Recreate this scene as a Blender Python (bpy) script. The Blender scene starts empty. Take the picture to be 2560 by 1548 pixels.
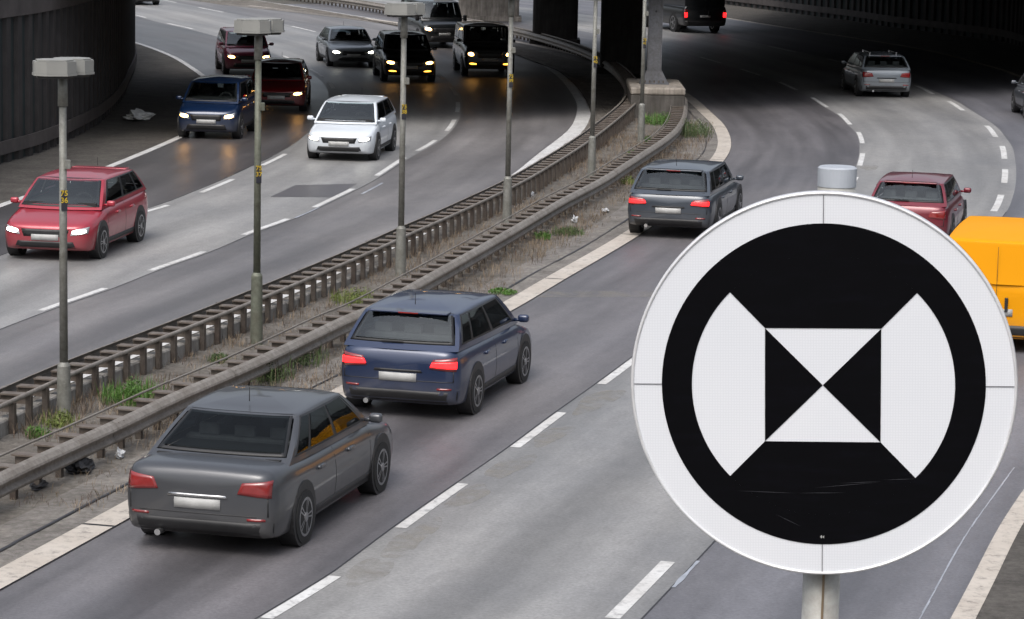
import bpy, bmesh, math, random
from mathutils import Vector, Matrix
from mathutils.bvhtree import BVHTree
rnd = random.Random(7)
R = math.radians
scene = bpy.context.scene
COL = scene.collection

# ------------------------------------------------------------------ camera
W0, H0, F = 2560.0, 1548.0, 7000.0          # photograph size and focal length in its pixels
CAM_H = 7.3
cam_d = bpy.data.cameras.new('camera')
cam = bpy.data.objects.new('camera', cam_d)
COL.objects.link(cam)
cam_d.sensor_width = 36.0
cam_d.lens = F / W0 * 36.0
cam_d.clip_start = 0.2
cam_d.clip_end = 3000
PITCH, ROLL = R(8.88), R(1.2)
rot = Matrix.Rotation(math.pi/2 - PITCH, 3, 'X') @ Matrix.Rotation(ROLL, 3, 'Z')
cam.matrix_world = Matrix.Translation((0, 0, CAM_H)) @ rot.to_4x4()
scene.camera = cam

def P(px, py, h=0.0):
    """point of the plane z = h seen at pixel (px, py) of the photograph"""
    d = rot @ Vector(((px - W0/2)/F, -(py - H0/2)/F, -1.0))
    k = (h - CAM_H) / d.z
    p = Vector((0, 0, CAM_H)) + d*k
    return Vector((p.x, p.y, h))

# ------------------------------------------------------------------ helpers
def tag(o, label=None, cat=None, group=None, kind=None):
    if label: o['label'] = label
    if cat: o['category'] = cat
    if group: o['group'] = group
    if kind: o['kind'] = kind
    return o

def link(name, me, parent=None):
    o = bpy.data.objects.new(name, me)
    COL.objects.link(o)
    if parent: o.parent = parent
    return o

def empty(name, loc=(0, 0, 0), rz=0):
    o = bpy.data.objects.new(name, None)
    o.empty_display_size = 0.2
    COL.objects.link(o)
    o.location = loc
    o.rotation_euler = (0, 0, rz)
    return o

def obj(name, bm, mats, parent=None, smooth=False):
    me = bpy.data.meshes.new(name)
    bmesh.ops.recalc_face_normals(bm, faces=bm.faces[:])
    bm.to_mesh(me); bm.free()
    for m in (mats if isinstance(mats, (list, tuple)) else [mats]):
        me.materials.append(m)
    if smooth:
        for p in me.polygons: p.use_smooth = True
    return link(name, me, parent)

def box(bm, c, s, rz=0.0, mi=0, bev=0.0):
    m = Matrix.Translation(c) @ Matrix.Rotation(rz, 4, 'Z') @ Matrix.Diagonal((s[0], s[1], s[2], 1))
    r = bmesh.ops.create_cube(bm, size=1.0, matrix=m)
    fs = {f for v in r['verts'] for f in v.link_faces}
    for f in fs: f.material_index = mi
    if bev:
        es = {e for v in r['verts'] for e in v.link_edges}
        bmesh.ops.bevel(bm, geom=list(es), offset=bev, segments=2, affect='EDGES', profile=0.5)

def cyl(bm, base, r0, r1, h, n=20, axis='Z', mi=0, cap=True):
    m = Matrix.Translation(base)
    if axis == 'X': m = m @ Matrix.Rotation(math.pi/2, 4, 'Y')
    if axis == 'Y': m = m @ Matrix.Rotation(-math.pi/2, 4, 'X')
    m = m @ Matrix.Translation((0, 0, h/2))
    r = bmesh.ops.create_cone(bm, cap_ends=cap, segments=n, radius1=r0, radius2=r1, depth=h, matrix=m)
    for f in {f for v in r['verts'] for f in v.link_faces}: f.material_index = mi

def prism(bm, poly, z0, z1, mi=0):
    lo = [bm.verts.new((p[0], p[1], z0)) for p in poly]
    hi = [bm.verts.new((p[0], p[1], z1)) for p in poly]
    n = len(poly)
    fs = [bm.faces.new(lo[::-1]), bm.faces.new(hi)]
    for i in range(n):
        fs.append(bm.faces.new((lo[i], lo[(i+1) % n], hi[(i+1) % n], hi[i])))
    for f in fs: f.material_index = mi

def cr(p0, p1, p2, p3, t):
    return 0.5*((2*p1) + (p2-p0)*t + (2*p0-5*p1+4*p2-p3)*t*t + (3*p1-p0-3*p2+p3)*t**3)

class Path:
    """smooth ground line, resampled evenly"""
    def __init__(s, pts, back=0, fwd=0, step=0.5, smooth=6, bend=0.0):
        pts = [Vector((p[0], p[1], 0)) for p in pts]
        if back:
            d = (pts[0]-pts[1]).normalized()
            pts = [pts[0] + d*back, pts[0] + d*back*0.5] + pts
        if fwd:
            d = (pts[-1]-pts[-2]).normalized()
            for k in range(4):
                d = Matrix.Rotation(bend*fwd/4, 3, 'Z') @ d
                pts.append(pts[-1] + d*fwd/4)
        q = [2*pts[0]-pts[1]] + pts + [2*pts[-1]-pts[-2]]
        dense = []
        for i in range(1, len(q)-2):
            for k in range(24):
                # centripetal-like: chord interpolation is enough for these spacings
                dense.append(cr(q[i-1], q[i], q[i+1], q[i+2], k/24))
        dense.append(q[-2].copy())
        s.pts = s._res(dense, step)
        for _ in range(smooth):
            a = s.pts
            s.pts = [a[0]] + [(a[i-1]+2*a[i]+a[i+1])/4 for i in range(1, len(a)-1)] + [a[-1]]
        s.pts = s._res(s.pts, step)
        s.step = step
        s.L = s.cum[-1]
    def _res(s, pts, step):
        cum = [0.0]
        for a, b in zip(pts, pts[1:]): cum.append(cum[-1] + (b-a).length)
        n = max(2, int(cum[-1]/step)+1)
        out, j = [], 0
        for i in range(n):
            d = cum[-1]*i/(n-1)
            while j < len(cum)-2 and cum[j+1] < d: j += 1
            w = (d-cum[j])/max(1e-9, cum[j+1]-cum[j])
            out.append(pts[j].lerp(pts[j+1], w))
        s.cum = [cum[-1]*i/(n-1) for i in range(n)]
        return out
    def at(s, d):
        d = min(max(d, 0), s.L - 1e-6)
        f = d/s.L*(len(s.pts)-1)
        i = min(int(f), len(s.pts)-2)
        return s.pts[i].lerp(s.pts[i+1], f-i)
    def tan(s, d):
        return (s.at(d+0.4) - s.at(d-0.4)).normalized()
    def nrm(s, d):                       # to the right of the direction of the line
        t = s.tan(d); return Vector((t.y, -t.x, 0))
    def near(s, p):
        p = Vector((p[0], p[1], 0))
        i = min(range(len(s.pts)), key=lambda k: (s.pts[k]-p).length_squared)
        best = s.cum[i]
        for k in range(-10, 11):
            d = s.cum[i] + k*s.step/10
            if (s.at(d)-p).length < (s.at(best)-p).length: best = d
        return best
    def off(s, dx, step=None):
        pts = []
        n = len(s.pts)
        for i in range(n):
            pts.append(s.at(s.cum[i]) + s.nrm(s.cum[i])*(dx(s.cum[i]) if callable(dx) else dx))
        o = object.__new__(Path)
        o.step = s.step
        o.pts = o._res(pts, s.step); o.L = o.cum[-1]
        return o

# ------------------------------------------------------------------ materials
def mat(name):
    m = bpy.data.materials.new(name); m.use_nodes = True
    nt = m.node_tree
    return m, nt, nt.nodes['Principled BSDF']

def N(nt, t, **kw):
    n = nt.nodes.new(t)
    for k, v in kw.items():
        if k in ('operation', 'blend_type', 'data_type', 'feature', 'noise_dimensions', 'distance'): setattr(n, k, v)
        else: n.inputs[k].default_value = v
    return n

def ramp(nt, fac, stops):
    r = nt.nodes.new('ShaderNodeValToRGB')
    el = r.color_ramp.elements
    while len(el) < len(stops): el.new(0.5)
    for e, (p, c) in zip(el, stops):
        e.position = p; e.color = (c[0], c[1], c[2], 1)
    nt.links.new(fac, r.inputs['Fac'])
    return r.outputs['Color']

def mixc(nt, a, b, f, mode='MIX'):
    n = nt.nodes.new('ShaderNodeMix'); n.data_type = 'RGBA'; n.blend_type = mode
    for s, v in ((n.inputs[6], a), (n.inputs[7], b), (n.inputs[0], f)):
        if hasattr(v, 'links'): nt.links.new(v, s)
        elif isinstance(v, (int, float)): s.default_value = v
        else: s.default_value = (v[0], v[1], v[2], 1)
    return n.outputs[2]

def noise(nt, vec, scale, detail=4, rough=0.55):
    n = N(nt, 'ShaderNodeTexNoise', Scale=scale, Detail=detail, Roughness=rough)
    nt.links.new(vec, n.inputs['Vector'])
    return n.outputs['Fac']

def vec(nt, src='Object', scale=(1, 1, 1)):
    tc = nt.nodes.new('ShaderNodeTexCoord')
    mp = nt.nodes.new('ShaderNodeMapping')
    mp.inputs['Scale'].default_value = scale
    nt.links.new(tc.outputs[src], mp.inputs['Vector'])
    return mp.outputs['Vector']

def bump(nt, bs, h, strength=0.3, dist=0.01):
    b = nt.nodes.new('ShaderNodeBump')
    b.inputs['Strength'].default_value = strength; b.inputs['Distance'].default_value = dist
    nt.links.new(h, b.inputs['Height']); nt.links.new(b.outputs['Normal'], bs.inputs['Normal'])

def simple(name, c, rough=0.6, metal=0.0, var=0.25, scale=6.0, spec=None, coat=0.0, bmp=0.0):
    m, nt, bs = mat(name)
    v = vec(nt)
    f = noise(nt, v, scale, 5)
    col = ramp(nt, f, [(0.3, [x*(1-var) for x in c]), (0.7, [min(1, x*(1+var)) for x in c])])
    nt.links.new(col, bs.inputs['Base Color'])
    bs.inputs['Roughness'].default_value = rough; bs.inputs['Metallic'].default_value = metal
    if spec is not None: bs.inputs['Specular IOR Level'].default_value = spec
    bs.inputs['Coat Weight'].default_value = coat
    bs.inputs['Coat Roughness'].default_value = 0.08
    if bmp: bump(nt, bs, noise(nt, v, scale*6, 3), bmp, 0.01)
    return m

def emit(name, c, strength, base=(0.8, 0.8, 0.8)):
    m, nt, bs = mat(name)
    bs.inputs['Base Color'].default_value = (*base, 1)
    bs.inputs['Emission Color'].default_value = (*c, 1)
    bs.inputs['Emission Strength'].default_value = strength
    bs.inputs['Roughness'].default_value = 0.2
    return m

def asphalt(name, c, rough=0.5, streak=0.35, spec=0.5):
    """UV: u across the lane in metres, v along it in metres"""
    m, nt, bs = mat(name)
    uv = vec(nt, 'UV', (1, 1, 1))
    long_ = vec(nt, 'UV', (0.9, 0.045, 1))
    wide = vec(nt, 'UV', (0.25, 0.10, 1))
    fine = noise(nt, uv, 22, 3, 0.7)
    s1 = noise(nt, long_, 1.6, 3, 0.5)
    s2 = noise(nt, wide, 1.0, 4, 0.6)
    base = ramp(nt, s1, [(0.32, [x*(1-streak) for x in c]), (0.68, [x*(1+streak*0.8) for x in c])])
    b2 = ramp(nt, s2, [(0.35, (0.78, 0.78, 0.8)), (0.65, (1.12, 1.1, 1.08))])
    b3 = ramp(nt, fine, [(0.25, (0.72, 0.72, 0.72)), (0.75, (1.25, 1.25, 1.25))])
    sp_ = nt.nodes.new('ShaderNodeSeparateXYZ'); nt.links.new(uv, sp_.inputs[0])
    a1 = N(nt, 'ShaderNodeMath', operation='MULTIPLY_ADD'); nt.links.new(sp_.outputs[0], a1.inputs[0]); a1.inputs[1].default_value = 6.2832/1.85; a1.inputs[2].default_value = -1.75*6.2832/1.85
    a2 = N(nt, 'ShaderNodeMath', operation='COSINE'); nt.links.new(a1.outputs[0], a2.inputs[0])
    a3 = N(nt, 'ShaderNodeMath', operation='MULTIPLY_ADD'); nt.links.new(a2.outputs[0], a3.inputs[0]); a3.inputs[1].default_value = -0.10; a3.inputs[2].default_value = 1.0
    b2 = mixc(nt, b2, a3.outputs[0], 1.0, 'MULTIPLY')
    mid_ = noise(nt, vec(nt, 'UV', (1, 0.5, 1)), 5.0, 4, 0.7)
    b2 = mixc(nt, b2, ramp(nt, mid_, [(0.3, (0.88, 0.88, 0.88)), (0.7, (1.10, 1.10, 1.10))]), 1.0, 'MULTIPLY')
    col = mixc(nt, mixc(nt, base, b2, 1.0, 'MULTIPLY'), b3, 1.0, 'MULTIPLY')
    nt.links.new(col, bs.inputs['Base Color'])
    rr = nt.nodes.new('ShaderNodeMapRange')
    rr.inputs['From Min'].default_value = 0.3; rr.inputs['From Max'].default_value = 0.7
    rr.inputs['To Min'].default_value = rough-0.08; rr.inputs['To Max'].default_value = rough+0.1
    nt.links.new(s2, rr.inputs['Value']); nt.links.new(rr.outputs[0], bs.inputs['Roughness'])
    bs.inputs['Specular IOR Level'].default_value = spec
    bump(nt, bs, noise(nt, uv, 60, 2, 0.6), 0.35, 0.006)
    return m

def paintmark(name, c, wear=0.35):
    m, nt, bs = mat(name)
    v = vec(nt, 'Object')
    f = noise(nt, v, 9, 6, 0.7)
    g = noise(nt, v, 1.1, 3, 0.5)
    col = ramp(nt, f, [(0.28, [x*(1-wear) for x in c]), (0.5, c), (0.8, [min(1, x*1.05) for x in c])])
    col = mixc(nt, col, ramp(nt, g, [(0.3, (0.82, 0.80, 0.78)), (0.7, (1, 1, 1))]), 1.0, 'MULTIPLY')
    k = noise(nt, v, 5.0, 8, 0.75)
    col = mixc(nt, col, ramp(nt, k, [(0.36, (0.55, 0.55, 0.56)), (0.46, (1, 1, 1))]), 1.0, 'MULTIPLY')
    nt.links.new(col, bs.inputs['Base Color'])
    bs.inputs['Roughness'].default_value = 0.6
    return m

M = {}
M['lane_dark'] = asphalt('asphalt_dark', (0.118, 0.113, 0.118), 0.46)
M['lane_light'] = asphalt('asphalt_light', (0.225, 0.224, 0.220), 0.50, 0.20)
M['lane_mid'] = asphalt('asphalt_mid', (0.145, 0.139, 0.139), 0.44, 0.26)
M['lane_blue'] = asphalt('asphalt_bluish', (0.125, 0.125, 0.137), 0.5, 0.22)
M['lane_wet'] = asphalt('asphalt_damp', (0.085, 0.080, 0.081), 0.34, 0.30, 0.6)

M['patch'] = asphalt('asphalt_patch', (0.105, 0.102, 0.108), 0.42, 0.2)
M['mark'] = paintmark('road_paint_white', (0.60, 0.60, 0.59))
M['mark_cream'] = paintmark('road_paint_cream', (0.50, 0.455, 0.40), 0.3)
def stain():
    m, nt, bs = mat('pale_stain')
    v = vec(nt, 'Object'); f = noise(nt, v, 2.6, 6, 0.7)
    bs.inputs['Base Color'].default_value = (0.275, 0.255, 0.22, 1); bs.inputs['Roughness'].default_value = 0.7
    r = nt.nodes.new('ShaderNodeMapRange')
    r.inputs['From Min'].default_value = 0.40; r.inputs['From Max'].default_value = 0.66; r.inputs['To Max'].default_value = 0.5
    nt.links.new(f, r.inputs['Value']); nt.links.new(r.outputs[0], bs.inputs['Alpha'])
    return m
M['stain'] = stain()
M['seal_glint'] = simple('sealant_and_glint', (0.30, 0.32, 0.36), 0.35, var=0.3, scale=3)
M['joint'] = simple('dark_joint', (0.025, 0.025, 0.028), 0.6)
M['dirt'] = None
def dirt(name, a, b, c):
    m, nt, bs = mat(name)
    v = vec(nt, 'Object')
    f = noise(nt, v, 1.3, 8, 0.65); g = noise(nt, v, 9, 5, 0.7)
    col = ramp(nt, f, [(0.3, a), (0.5, b), (0.7, c)])
    col = mixc(nt, col, ramp(nt, g, [(0.3, (0.55, 0.53, 0.5)), (0.7, (1.3, 1.28, 1.25))]), 1.0, 'MULTIPLY')
    nt.links.new(col, bs.inputs['Base Color'])
    bs.inputs['Roughness'].default_value = 0.9
    bump(nt, bs, noise(nt, v, 14, 6, 0.7), 0.7, 0.04)
    return m
M['dirt'] = dirt('median_dirt', (0.075, 0.066, 0.055), (0.13, 0.118, 0.104), (0.18, 0.17, 0.155))
M['verge'] = dirt('verge_concrete', (0.11, 0.10, 0.09), (0.17, 0.16, 0.15), (0.22, 0.205, 0.185))
M['shoulder'] = dirt('asphalt_shoulder', (0.045, 0.040, 0.036), (0.075, 0.069, 0.062), (0.105, 0.098, 0.088))
M['ground'] = dirt('ground', (0.05, 0.05, 0.045), (0.08, 0.075, 0.065), (0.11, 0.10, 0.09))
def concrete(name, c):
    m, nt, bs = mat(name)
    v = vec(nt, 'Object'); vs = vec(nt, 'Object', (3, 3, 0.35))
    f = noise(nt, v, 2.2, 7, 0.65); g = noise(nt, vs, 2.5, 5, 0.6)
    col = ramp(nt, f, [(0.3, [x*0.65 for x in c]), (0.7, [x*1.25 for x in c])])
    col = mixc(nt, col, ramp(nt, g, [(0.35, (0.6, 0.58, 0.55)), (0.65, (1.1, 1.1, 1.1))]), 1.0, 'MULTIPLY')
    nt.links.new(col, bs.inputs['Base Color'])
    bs.inputs['Roughness'].default_value = 0.85
    bump(nt, bs, noise(nt, v, 18, 6, 0.65), 0.5, 0.02)
    return m
M['concrete'] = concrete('concrete_grey', (0.17, 0.155, 0.14))
M['concrete_cream'] = concrete('concrete_cream', (0.29, 0.26, 0.225))
M['concrete_block_dark'] = concrete('concrete_block_dark', (0.085, 0.078, 0.07))  # darker grey for the base of the block
M['concrete_dark'] = concrete('concrete_shade_tone', (0.036, 0.032, 0.031))  # base colour darkened to deepen the shade under the bridge
M['concrete_kerb'] = concrete('concrete_kerb', (0.25, 0.24, 0.225))
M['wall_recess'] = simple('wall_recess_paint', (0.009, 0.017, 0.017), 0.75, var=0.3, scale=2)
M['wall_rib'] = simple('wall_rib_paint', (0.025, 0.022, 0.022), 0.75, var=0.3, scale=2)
M['wall_board'] = simple('wall_board_grey', (0.058, 0.050, 0.048), 0.8, var=0.3, scale=2)
def galv(name, c, rust, amt=0.5):
    m, nt, bs = mat(name)
    v = vec(nt, 'Object')
    f = noise(nt, v, 3.0, 8, 0.7); g = noise(nt, v, 14, 5, 0.7)
    col = ramp(nt, f, [(0.40-0.1*amt, rust), (0.62, c)])
    col = mixc(nt, col, ramp(nt, g, [(0.3, (0.7, 0.68, 0.66)), (0.7, (1.15, 1.15, 1.15))]), 1.0, 'MULTIPLY')
    nt.links.new(col, bs.inputs['Base Color'])
    bs.inputs['Roughness'].default_value = 0.6; bs.inputs['Metallic'].default_value = 0.25
    bump(nt, bs, g, 0.2, 0.004)
    return m
M['rail'] = galv('guardrail_steel', (0.27, 0.25, 0.225), (0.19, 0.168, 0.145), 0.4)
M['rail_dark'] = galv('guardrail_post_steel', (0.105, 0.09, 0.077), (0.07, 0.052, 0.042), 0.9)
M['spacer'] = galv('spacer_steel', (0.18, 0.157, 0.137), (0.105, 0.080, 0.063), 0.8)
M['pole'] = galv('lamp_pole_paint', (0.235, 0.237, 0.22), (0.17, 0.17, 0.15), 0.2)
M['pole_green'] = galv('lamp_pole_green_paint', (0.15, 0.163, 0.128), (0.11, 0.112, 0.085), 0.2)
M['head'] = simple('lamp_head_cover', (0.235, 0.235, 0.22), 0.55, var=0.07, scale=3)
M['head_dark'] = simple('lamp_underside', (0.03, 0.03, 0.03), 0.4)
M['steel_col'] = galv('gantry_steel', (0.13, 0.135, 0.15), (0.10, 0.10, 0.105), 0.2)
M['plate_black'] = simple('number_tag_black', (0.012, 0.012, 0.02), 0.5)
M['tag_yellow'] = simple('number_tag_yellow', (0.42, 0.29, 0.015), 0.5, var=0.2, scale=40)
M['sign_black'] = None
def sign_white():
    m, nt, bs = mat('sign_white_sheeting')
    v = vec(nt, 'Object', (1, 1, 1))
    vo = N(nt, 'ShaderNodeTexVoronoi', Scale=190.0, feature='DISTANCE_TO_EDGE')
    vo.inputs['Randomness'].default_value = 0.12
    nt.links.new(v, vo.inputs['Vector'])
    col = ramp(nt, vo.outputs['Distance'], [(0.0, (0.63, 0.642, 0.67)), (0.22, (0.69, 0.702, 0.73))])
    g = noise(nt, v, 3.0, 4, 0.5)
    col = mixc(nt, col, ramp(nt, g, [(0.3, (0.95, 0.96, 0.97)), (0.7, (1.0, 1.0, 1.0))]), 1.0, 'MULTIPLY')
    nt.links.new(col, bs.inputs['Base Color'])
    bs.inputs['Roughness'].default_value = 0.45
    return m
def sign_black():
    m, nt, bs = mat('sign_black_sheeting')
    v = vec(nt, 'Object', (2.2, 1, 16))
    f = noise(nt, v, 3.2, 7, 0.75)
    col = ramp(nt, f, [(0.5, (0.0028, 0.0028, 0.0036)), (0.74, (0.004, 0.004, 0.006)), (0.82, (0.02, 0.02, 0.026))])
    nt.links.new(col, bs.inputs['Base Color'])
    bs.inputs['Roughness'].default_value = 0.7; bs.inputs['Specular IOR Level'].default_value = 0.04
    return m
M['sign_white'] = sign_white(); M['sign_black'] = sign_black()
M['sign_rim'] = simple('sign_rim_aluminium', (0.72, 0.72, 0.73), 0.35, 0.4, var=0.1, scale=20)
M['sign_line'] = simple('sign_hairline', (0.13, 0.13, 0.14), 0.6)
M['galv_pole'] = galv('sign_pole_zinc', (0.46, 0.47, 0.46), (0.34, 0.33, 0.30), 0.3)
M['cap'] = simple('sign_pole_cap', (0.36, 0.385, 0.42), 0.4, var=0.12, scale=12)
M['weld'] = simple('pole_weld_seam', (0.16, 0.115, 0.07), 0.6)
M['leaf'] = simple('weed_leaf_green', (0.058, 0.13, 0.018), 0.6, var=0.5, scale=9)
M['leaf_dull'] = simple('weed_leaf_dull', (0.055, 0.085, 0.025), 0.7, var=0.5, scale=9)
M['leaf_yellow'] = simple('weed_leaf_yellowish', (0.11, 0.14, 0.03), 0.7, var=0.5, scale=9)
M['straw'] = simple('dry_grass_straw', (0.19, 0.145, 0.098), 0.85, var=0.5, scale=5)
M['straw_brown'] = simple('dry_stalk_brown', (0.085, 0.055, 0.038), 0.85, var=0.5, scale=5)
M['litter'] = simple('litter_white', (0.46, 0.47, 0.48), 0.7, var=0.3, scale=14)
M['rag'] = simple('rag_black', (0.014, 0.014, 0.016), 0.6)
M['glass'] = None
def glassm(name, c, ior=1.75):
    m, nt, bs = mat(name)
    nt.nodes.remove(bs)
    tr = nt.nodes.new('ShaderNodeBsdfTransparent'); tr.inputs['Color'].default_value = (*c, 1)
    gl = nt.nodes.new('ShaderNodeBsdfGlossy'); gl.inputs['Roughness'].default_value = 0.03; gl.inputs['Color'].default_value = (0.9, 0.95, 0.97, 1)
    fr = nt.nodes.new('ShaderNodeFresnel'); fr.inputs['IOR'].default_value = ior
    mx = nt.nodes.new('ShaderNodeMixShader')
    nt.links.new(fr.outputs[0], mx.inputs[0]); nt.links.new(tr.outputs[0], mx.inputs[1]); nt.links.new(gl.outputs[0], mx.inputs[2])
    nt.links.new(mx.outputs[0], nt.nodes['Material Output'].inputs['Surface'])
    return m
M['interior'] = simple('car_interior_black', (0.018, 0.018, 0.019), 0.8)
M['interior_grey'] = simple('car_seat_grey', (0.085, 0.085, 0.09), 0.85)
M['glass'] = glassm('car_glass_dark', (0.66, 0.72, 0.71))
M['glass_tint'] = glassm('car_glass_tinted', (0.40, 0.44, 0.44), 1.28)
M['glass_pale'] = glassm('car_glass_pale', (0.80, 0.87, 0.87))
M['tyre'] = simple('tyre_rubber', (0.014, 0.014, 0.014), 0.8)
M['rim'] = simple('wheel_rim_alloy', (0.30, 0.30, 0.31), 0.35, 0.7)
M['trim'] = simple('car_black_trim', (0.012, 0.012, 0.013), 0.5)
M['plate'] = simple('plate_blank_white', (0.36, 0.36, 0.35), 0.5, var=0.15)
M['chrome'] = simple('car_bright_trim', (0.5, 0.5, 0.5), 0.2, 0.9, var=0.05)
M['lens_red'] = simple('rear_lens_red', (0.20, 0.012, 0.012), 0.15, coat=1.0)
M['lens_clear'] = simple('lens_clear', (0.42, 0.43, 0.44), 0.15, coat=1.0)
M['lamp_warm'] = emit('headlight_warm', (1.0, 0.50, 0.13), 14)
M['lamp_white'] = emit('headlight_white', (1.0, 0.98, 0.82), 12)
M['lamp_amber'] = emit('indicator_amber', (1.0, 0.42, 0.04), 6, (0.8, 0.4, 0.1))
M['lamp_red'] = emit('taillight_red', (1.0, 0.012, 0.014), 3.2, (0.5, 0.02, 0.02))
_pc = {}
def paint(name, c, metal=0.25, rough=0.35, coat=0.8):
    if name not in _pc:
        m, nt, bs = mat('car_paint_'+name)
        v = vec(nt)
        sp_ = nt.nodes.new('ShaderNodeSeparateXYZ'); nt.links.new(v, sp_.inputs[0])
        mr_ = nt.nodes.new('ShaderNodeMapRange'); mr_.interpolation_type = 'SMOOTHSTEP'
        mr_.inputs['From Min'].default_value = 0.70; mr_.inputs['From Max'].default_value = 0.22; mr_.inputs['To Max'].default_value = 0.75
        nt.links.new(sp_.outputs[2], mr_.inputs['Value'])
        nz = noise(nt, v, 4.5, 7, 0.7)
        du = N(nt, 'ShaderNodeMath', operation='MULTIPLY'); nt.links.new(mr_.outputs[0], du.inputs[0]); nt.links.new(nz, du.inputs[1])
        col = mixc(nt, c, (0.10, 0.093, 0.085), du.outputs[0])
        nt.links.new(col, bs.inputs['Base Color'])
        r2 = N(nt, 'ShaderNodeMath', operation='MULTIPLY_ADD'); nt.links.new(du.outputs[0], r2.inputs[0]); r2.inputs[1].default_value = 0.6; r2.inputs[2].default_value = rough
        nt.links.new(r2.outputs[0], bs.inputs['Roughness'])
        bs.inputs['Metallic'].default_value = metal; bs.inputs['Coat Weight'].default_value = coat; bs.inputs['Specular IOR Level'].default_value = 0.5 if coat > .1 else 0.15; bs.inputs['Coat Roughness'].default_value = 0.06
        _pc[name] = m
    return _pc[name]

# ------------------------------------------------------------------ ground lines (picked in the photograph)
def line(px, h=0.0): return [P(x, y, h) for x, y in px]
R0 = Path(line([(0,1451),(248,1316),(817,1004),(1234,788),(1387,699),(1576,589),(1702,497),(1778,420),(1811,368),(1799,319),(1763,282),(1724,247),(1668,212),(1600,182)]), back=45, fwd=50, bend=0.009)
R1 = Path(line([(665,1548),(840,1442),(999,1322),(1157,1211),(1289,1120),(1402,1033),(1505,961),(1830,716),(2040,553),(2119,474),(2141,443),(2150,412),(2157,384),(2156,358),(2146,330),(2124,311),(2102,287),(2068,269),(2033,246),(1992,226),(1949,206),(1900,189),(1848,172),(1760,146),(1650,116)]), back=45, fwd=45, bend=0.009)
R2 = Path(line([(1530,1548),(1670,1406),(2050,1010),(2300,735),(2430,590),(2485,529),(2503,488),(2511,457),(2513,424),(2511,398),(2506,366),(2488,342),(2468,316),(2408,277),(2373,254),(2330,235),(2291,215),(2190,184),(2115,159),(2063,147),(1990,131),(1921,116),(1800,92),(1680,70)]), back=45, fwd=45, bend=0.009)
R3 = Path(line([(2408,1548),(2560,1262),(2830,890),(3000,640),(3060,520),(3060,420),(2960,345),(2800,278),(2680,238),(2560,196),(2511,177),(2425,153),(2339,131),(2220,109),(2059,84),(1930,64),(1830,48),(1720,31)]), back=45, fwd=45, bend=0.009)
L0 = Path(line([(-700,820),(-330,650),(0,515),(175,457),(279,415),(384,372),(470,333),(527,297),(557,262),(553,232),(523,202),(464,160),(419,136),(349,110),(304,99.5),(200,80)]), back=40, fwd=40, bend=0.006)
L1 = Path(line([(-700,950),(-330,792),(72,624),(301,548),(423,514),(503,482),(583,449),(656,414),(714,386),(768,352),(812,308),(838,262),(834,222),(806,192),(775,173),(750,159),(708,140),(640,115),(482,73),(419,59),(342,39),(260,22),(150,2)]), back=40, fwd=40, bend=0.006)
L2 = Path(line([(-330,945),(99,778),(266,722),(374,677),(513,630),(606,588),(722,548),(786,519),(882,473),(942,440),(1010,395),(1070,364),(1117,328),(1138,296),(1145,268),(1141,239),(1127,217),(1109,199),(1091,185),(1010,145),(900,108),(759,73),(690,57),(558,31),(496,19),(421,3),(330,-14)]), back=40, fwd=40, bend=0.006)
L3 = Path(line([(-200,1085),(0,1014),(190,945),(455,838),(700,742),(900,652),(1130,545),(1290,442),(1360,388),(1410,352),(1444,325),(1462,294),(1464,262),(1441,227),(1406,192),(1353,157),(1305,136),(1200,106),(1060,70),(860,36),(760,20),(628,0),(500,-20)]), back=40, fwd=40, bend=0.006)
HA = 0.50
A_beam = Path(line([(-160,1042),(0,971),(172,898),(400,812),(631,722),(860,628),(992,570),(1109,520),(1256,452),(1349,400),(1415,360),(1472,321),(1525,280),(1558,250),(1570,222),(1556,190),(1528,162),(1485,135),(1423,110),(1345,86),(1270,68),(1144,45),(1040,27),(960,13),(860,-3),(700,-24)], HA), back=0, fwd=20, step=0.25)
HB = 0.455
B_beam = Path(line([(-260,1320),(0,1180),(304,1042),(440,978),(652,888),(860,789),(958,746),(1258,580),(1400,498),(1500,446),(1559,409),(1620,370),(1660,344),(1690,318),(1706,290),(1711,262),(1710,240)], HB), back=0, fwd=0, step=0.25, smooth=3)
LW = Path(line([(-420,560),(-200,480),(0,408),(70,390),(168,349),(244,306),(288,262),(310,222)]) + [Vector((-14.6,106,0)), Vector((-17.6,117,0)), Vector((-21.5,127,0)), Vector((-28,139,0))], back=0, fwd=0)
RW = Path([Vector((20.5,50,0)), Vector((22.8,75,0)), Vector((23.2,95,0)), Vector((22.4,111,0))] + line([(2539,111),(2405,90),(2306,77),(2232,68),(2136,53),(2019,38),(1923,25),(1820,12),(1700,-4)]), fwd=25, bend=0.006)

def strip(name, a, b, m, z=0.004, label=None, match=True, n=None):
    """flat sheet between two lines; uv in metres"""
    bm = bmesh.new(); uvl = bm.loops.layers.uv.new('UVMap')
    n = n or int(max(a.L, b.L)/1.0)
    rows = []
    for i in range(n+1):
        p = a.at(a.L*i/n)
        q = b.at(b.near(p)) if match else b.at(b.L*i/n)
        w = (q-p).length
        rows.append(([bm.verts.new((*(p.lerp(q, k/4)).xy, z)) for k in range(5)], w, a.L*i/n))
    for (r0, w0, d0), (r1, w1, d1) in zip(rows, rows[1:]):
        for k in range(4):
            f = bm.faces.new((r0[k], r0[k+1], r1[k+1], r1[k]))
            for l, (u, v) in zip(f.loops, ((w0*k/4, d0), (w0*(k+1)/4, d0), (w1*(k+1)/4, d1), (w1*k/4, d1))):
                l[uvl].uv = (u, v)
    o = obj(name, bm, m)
    tag(o, label, kind='structure')
    return o

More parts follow.
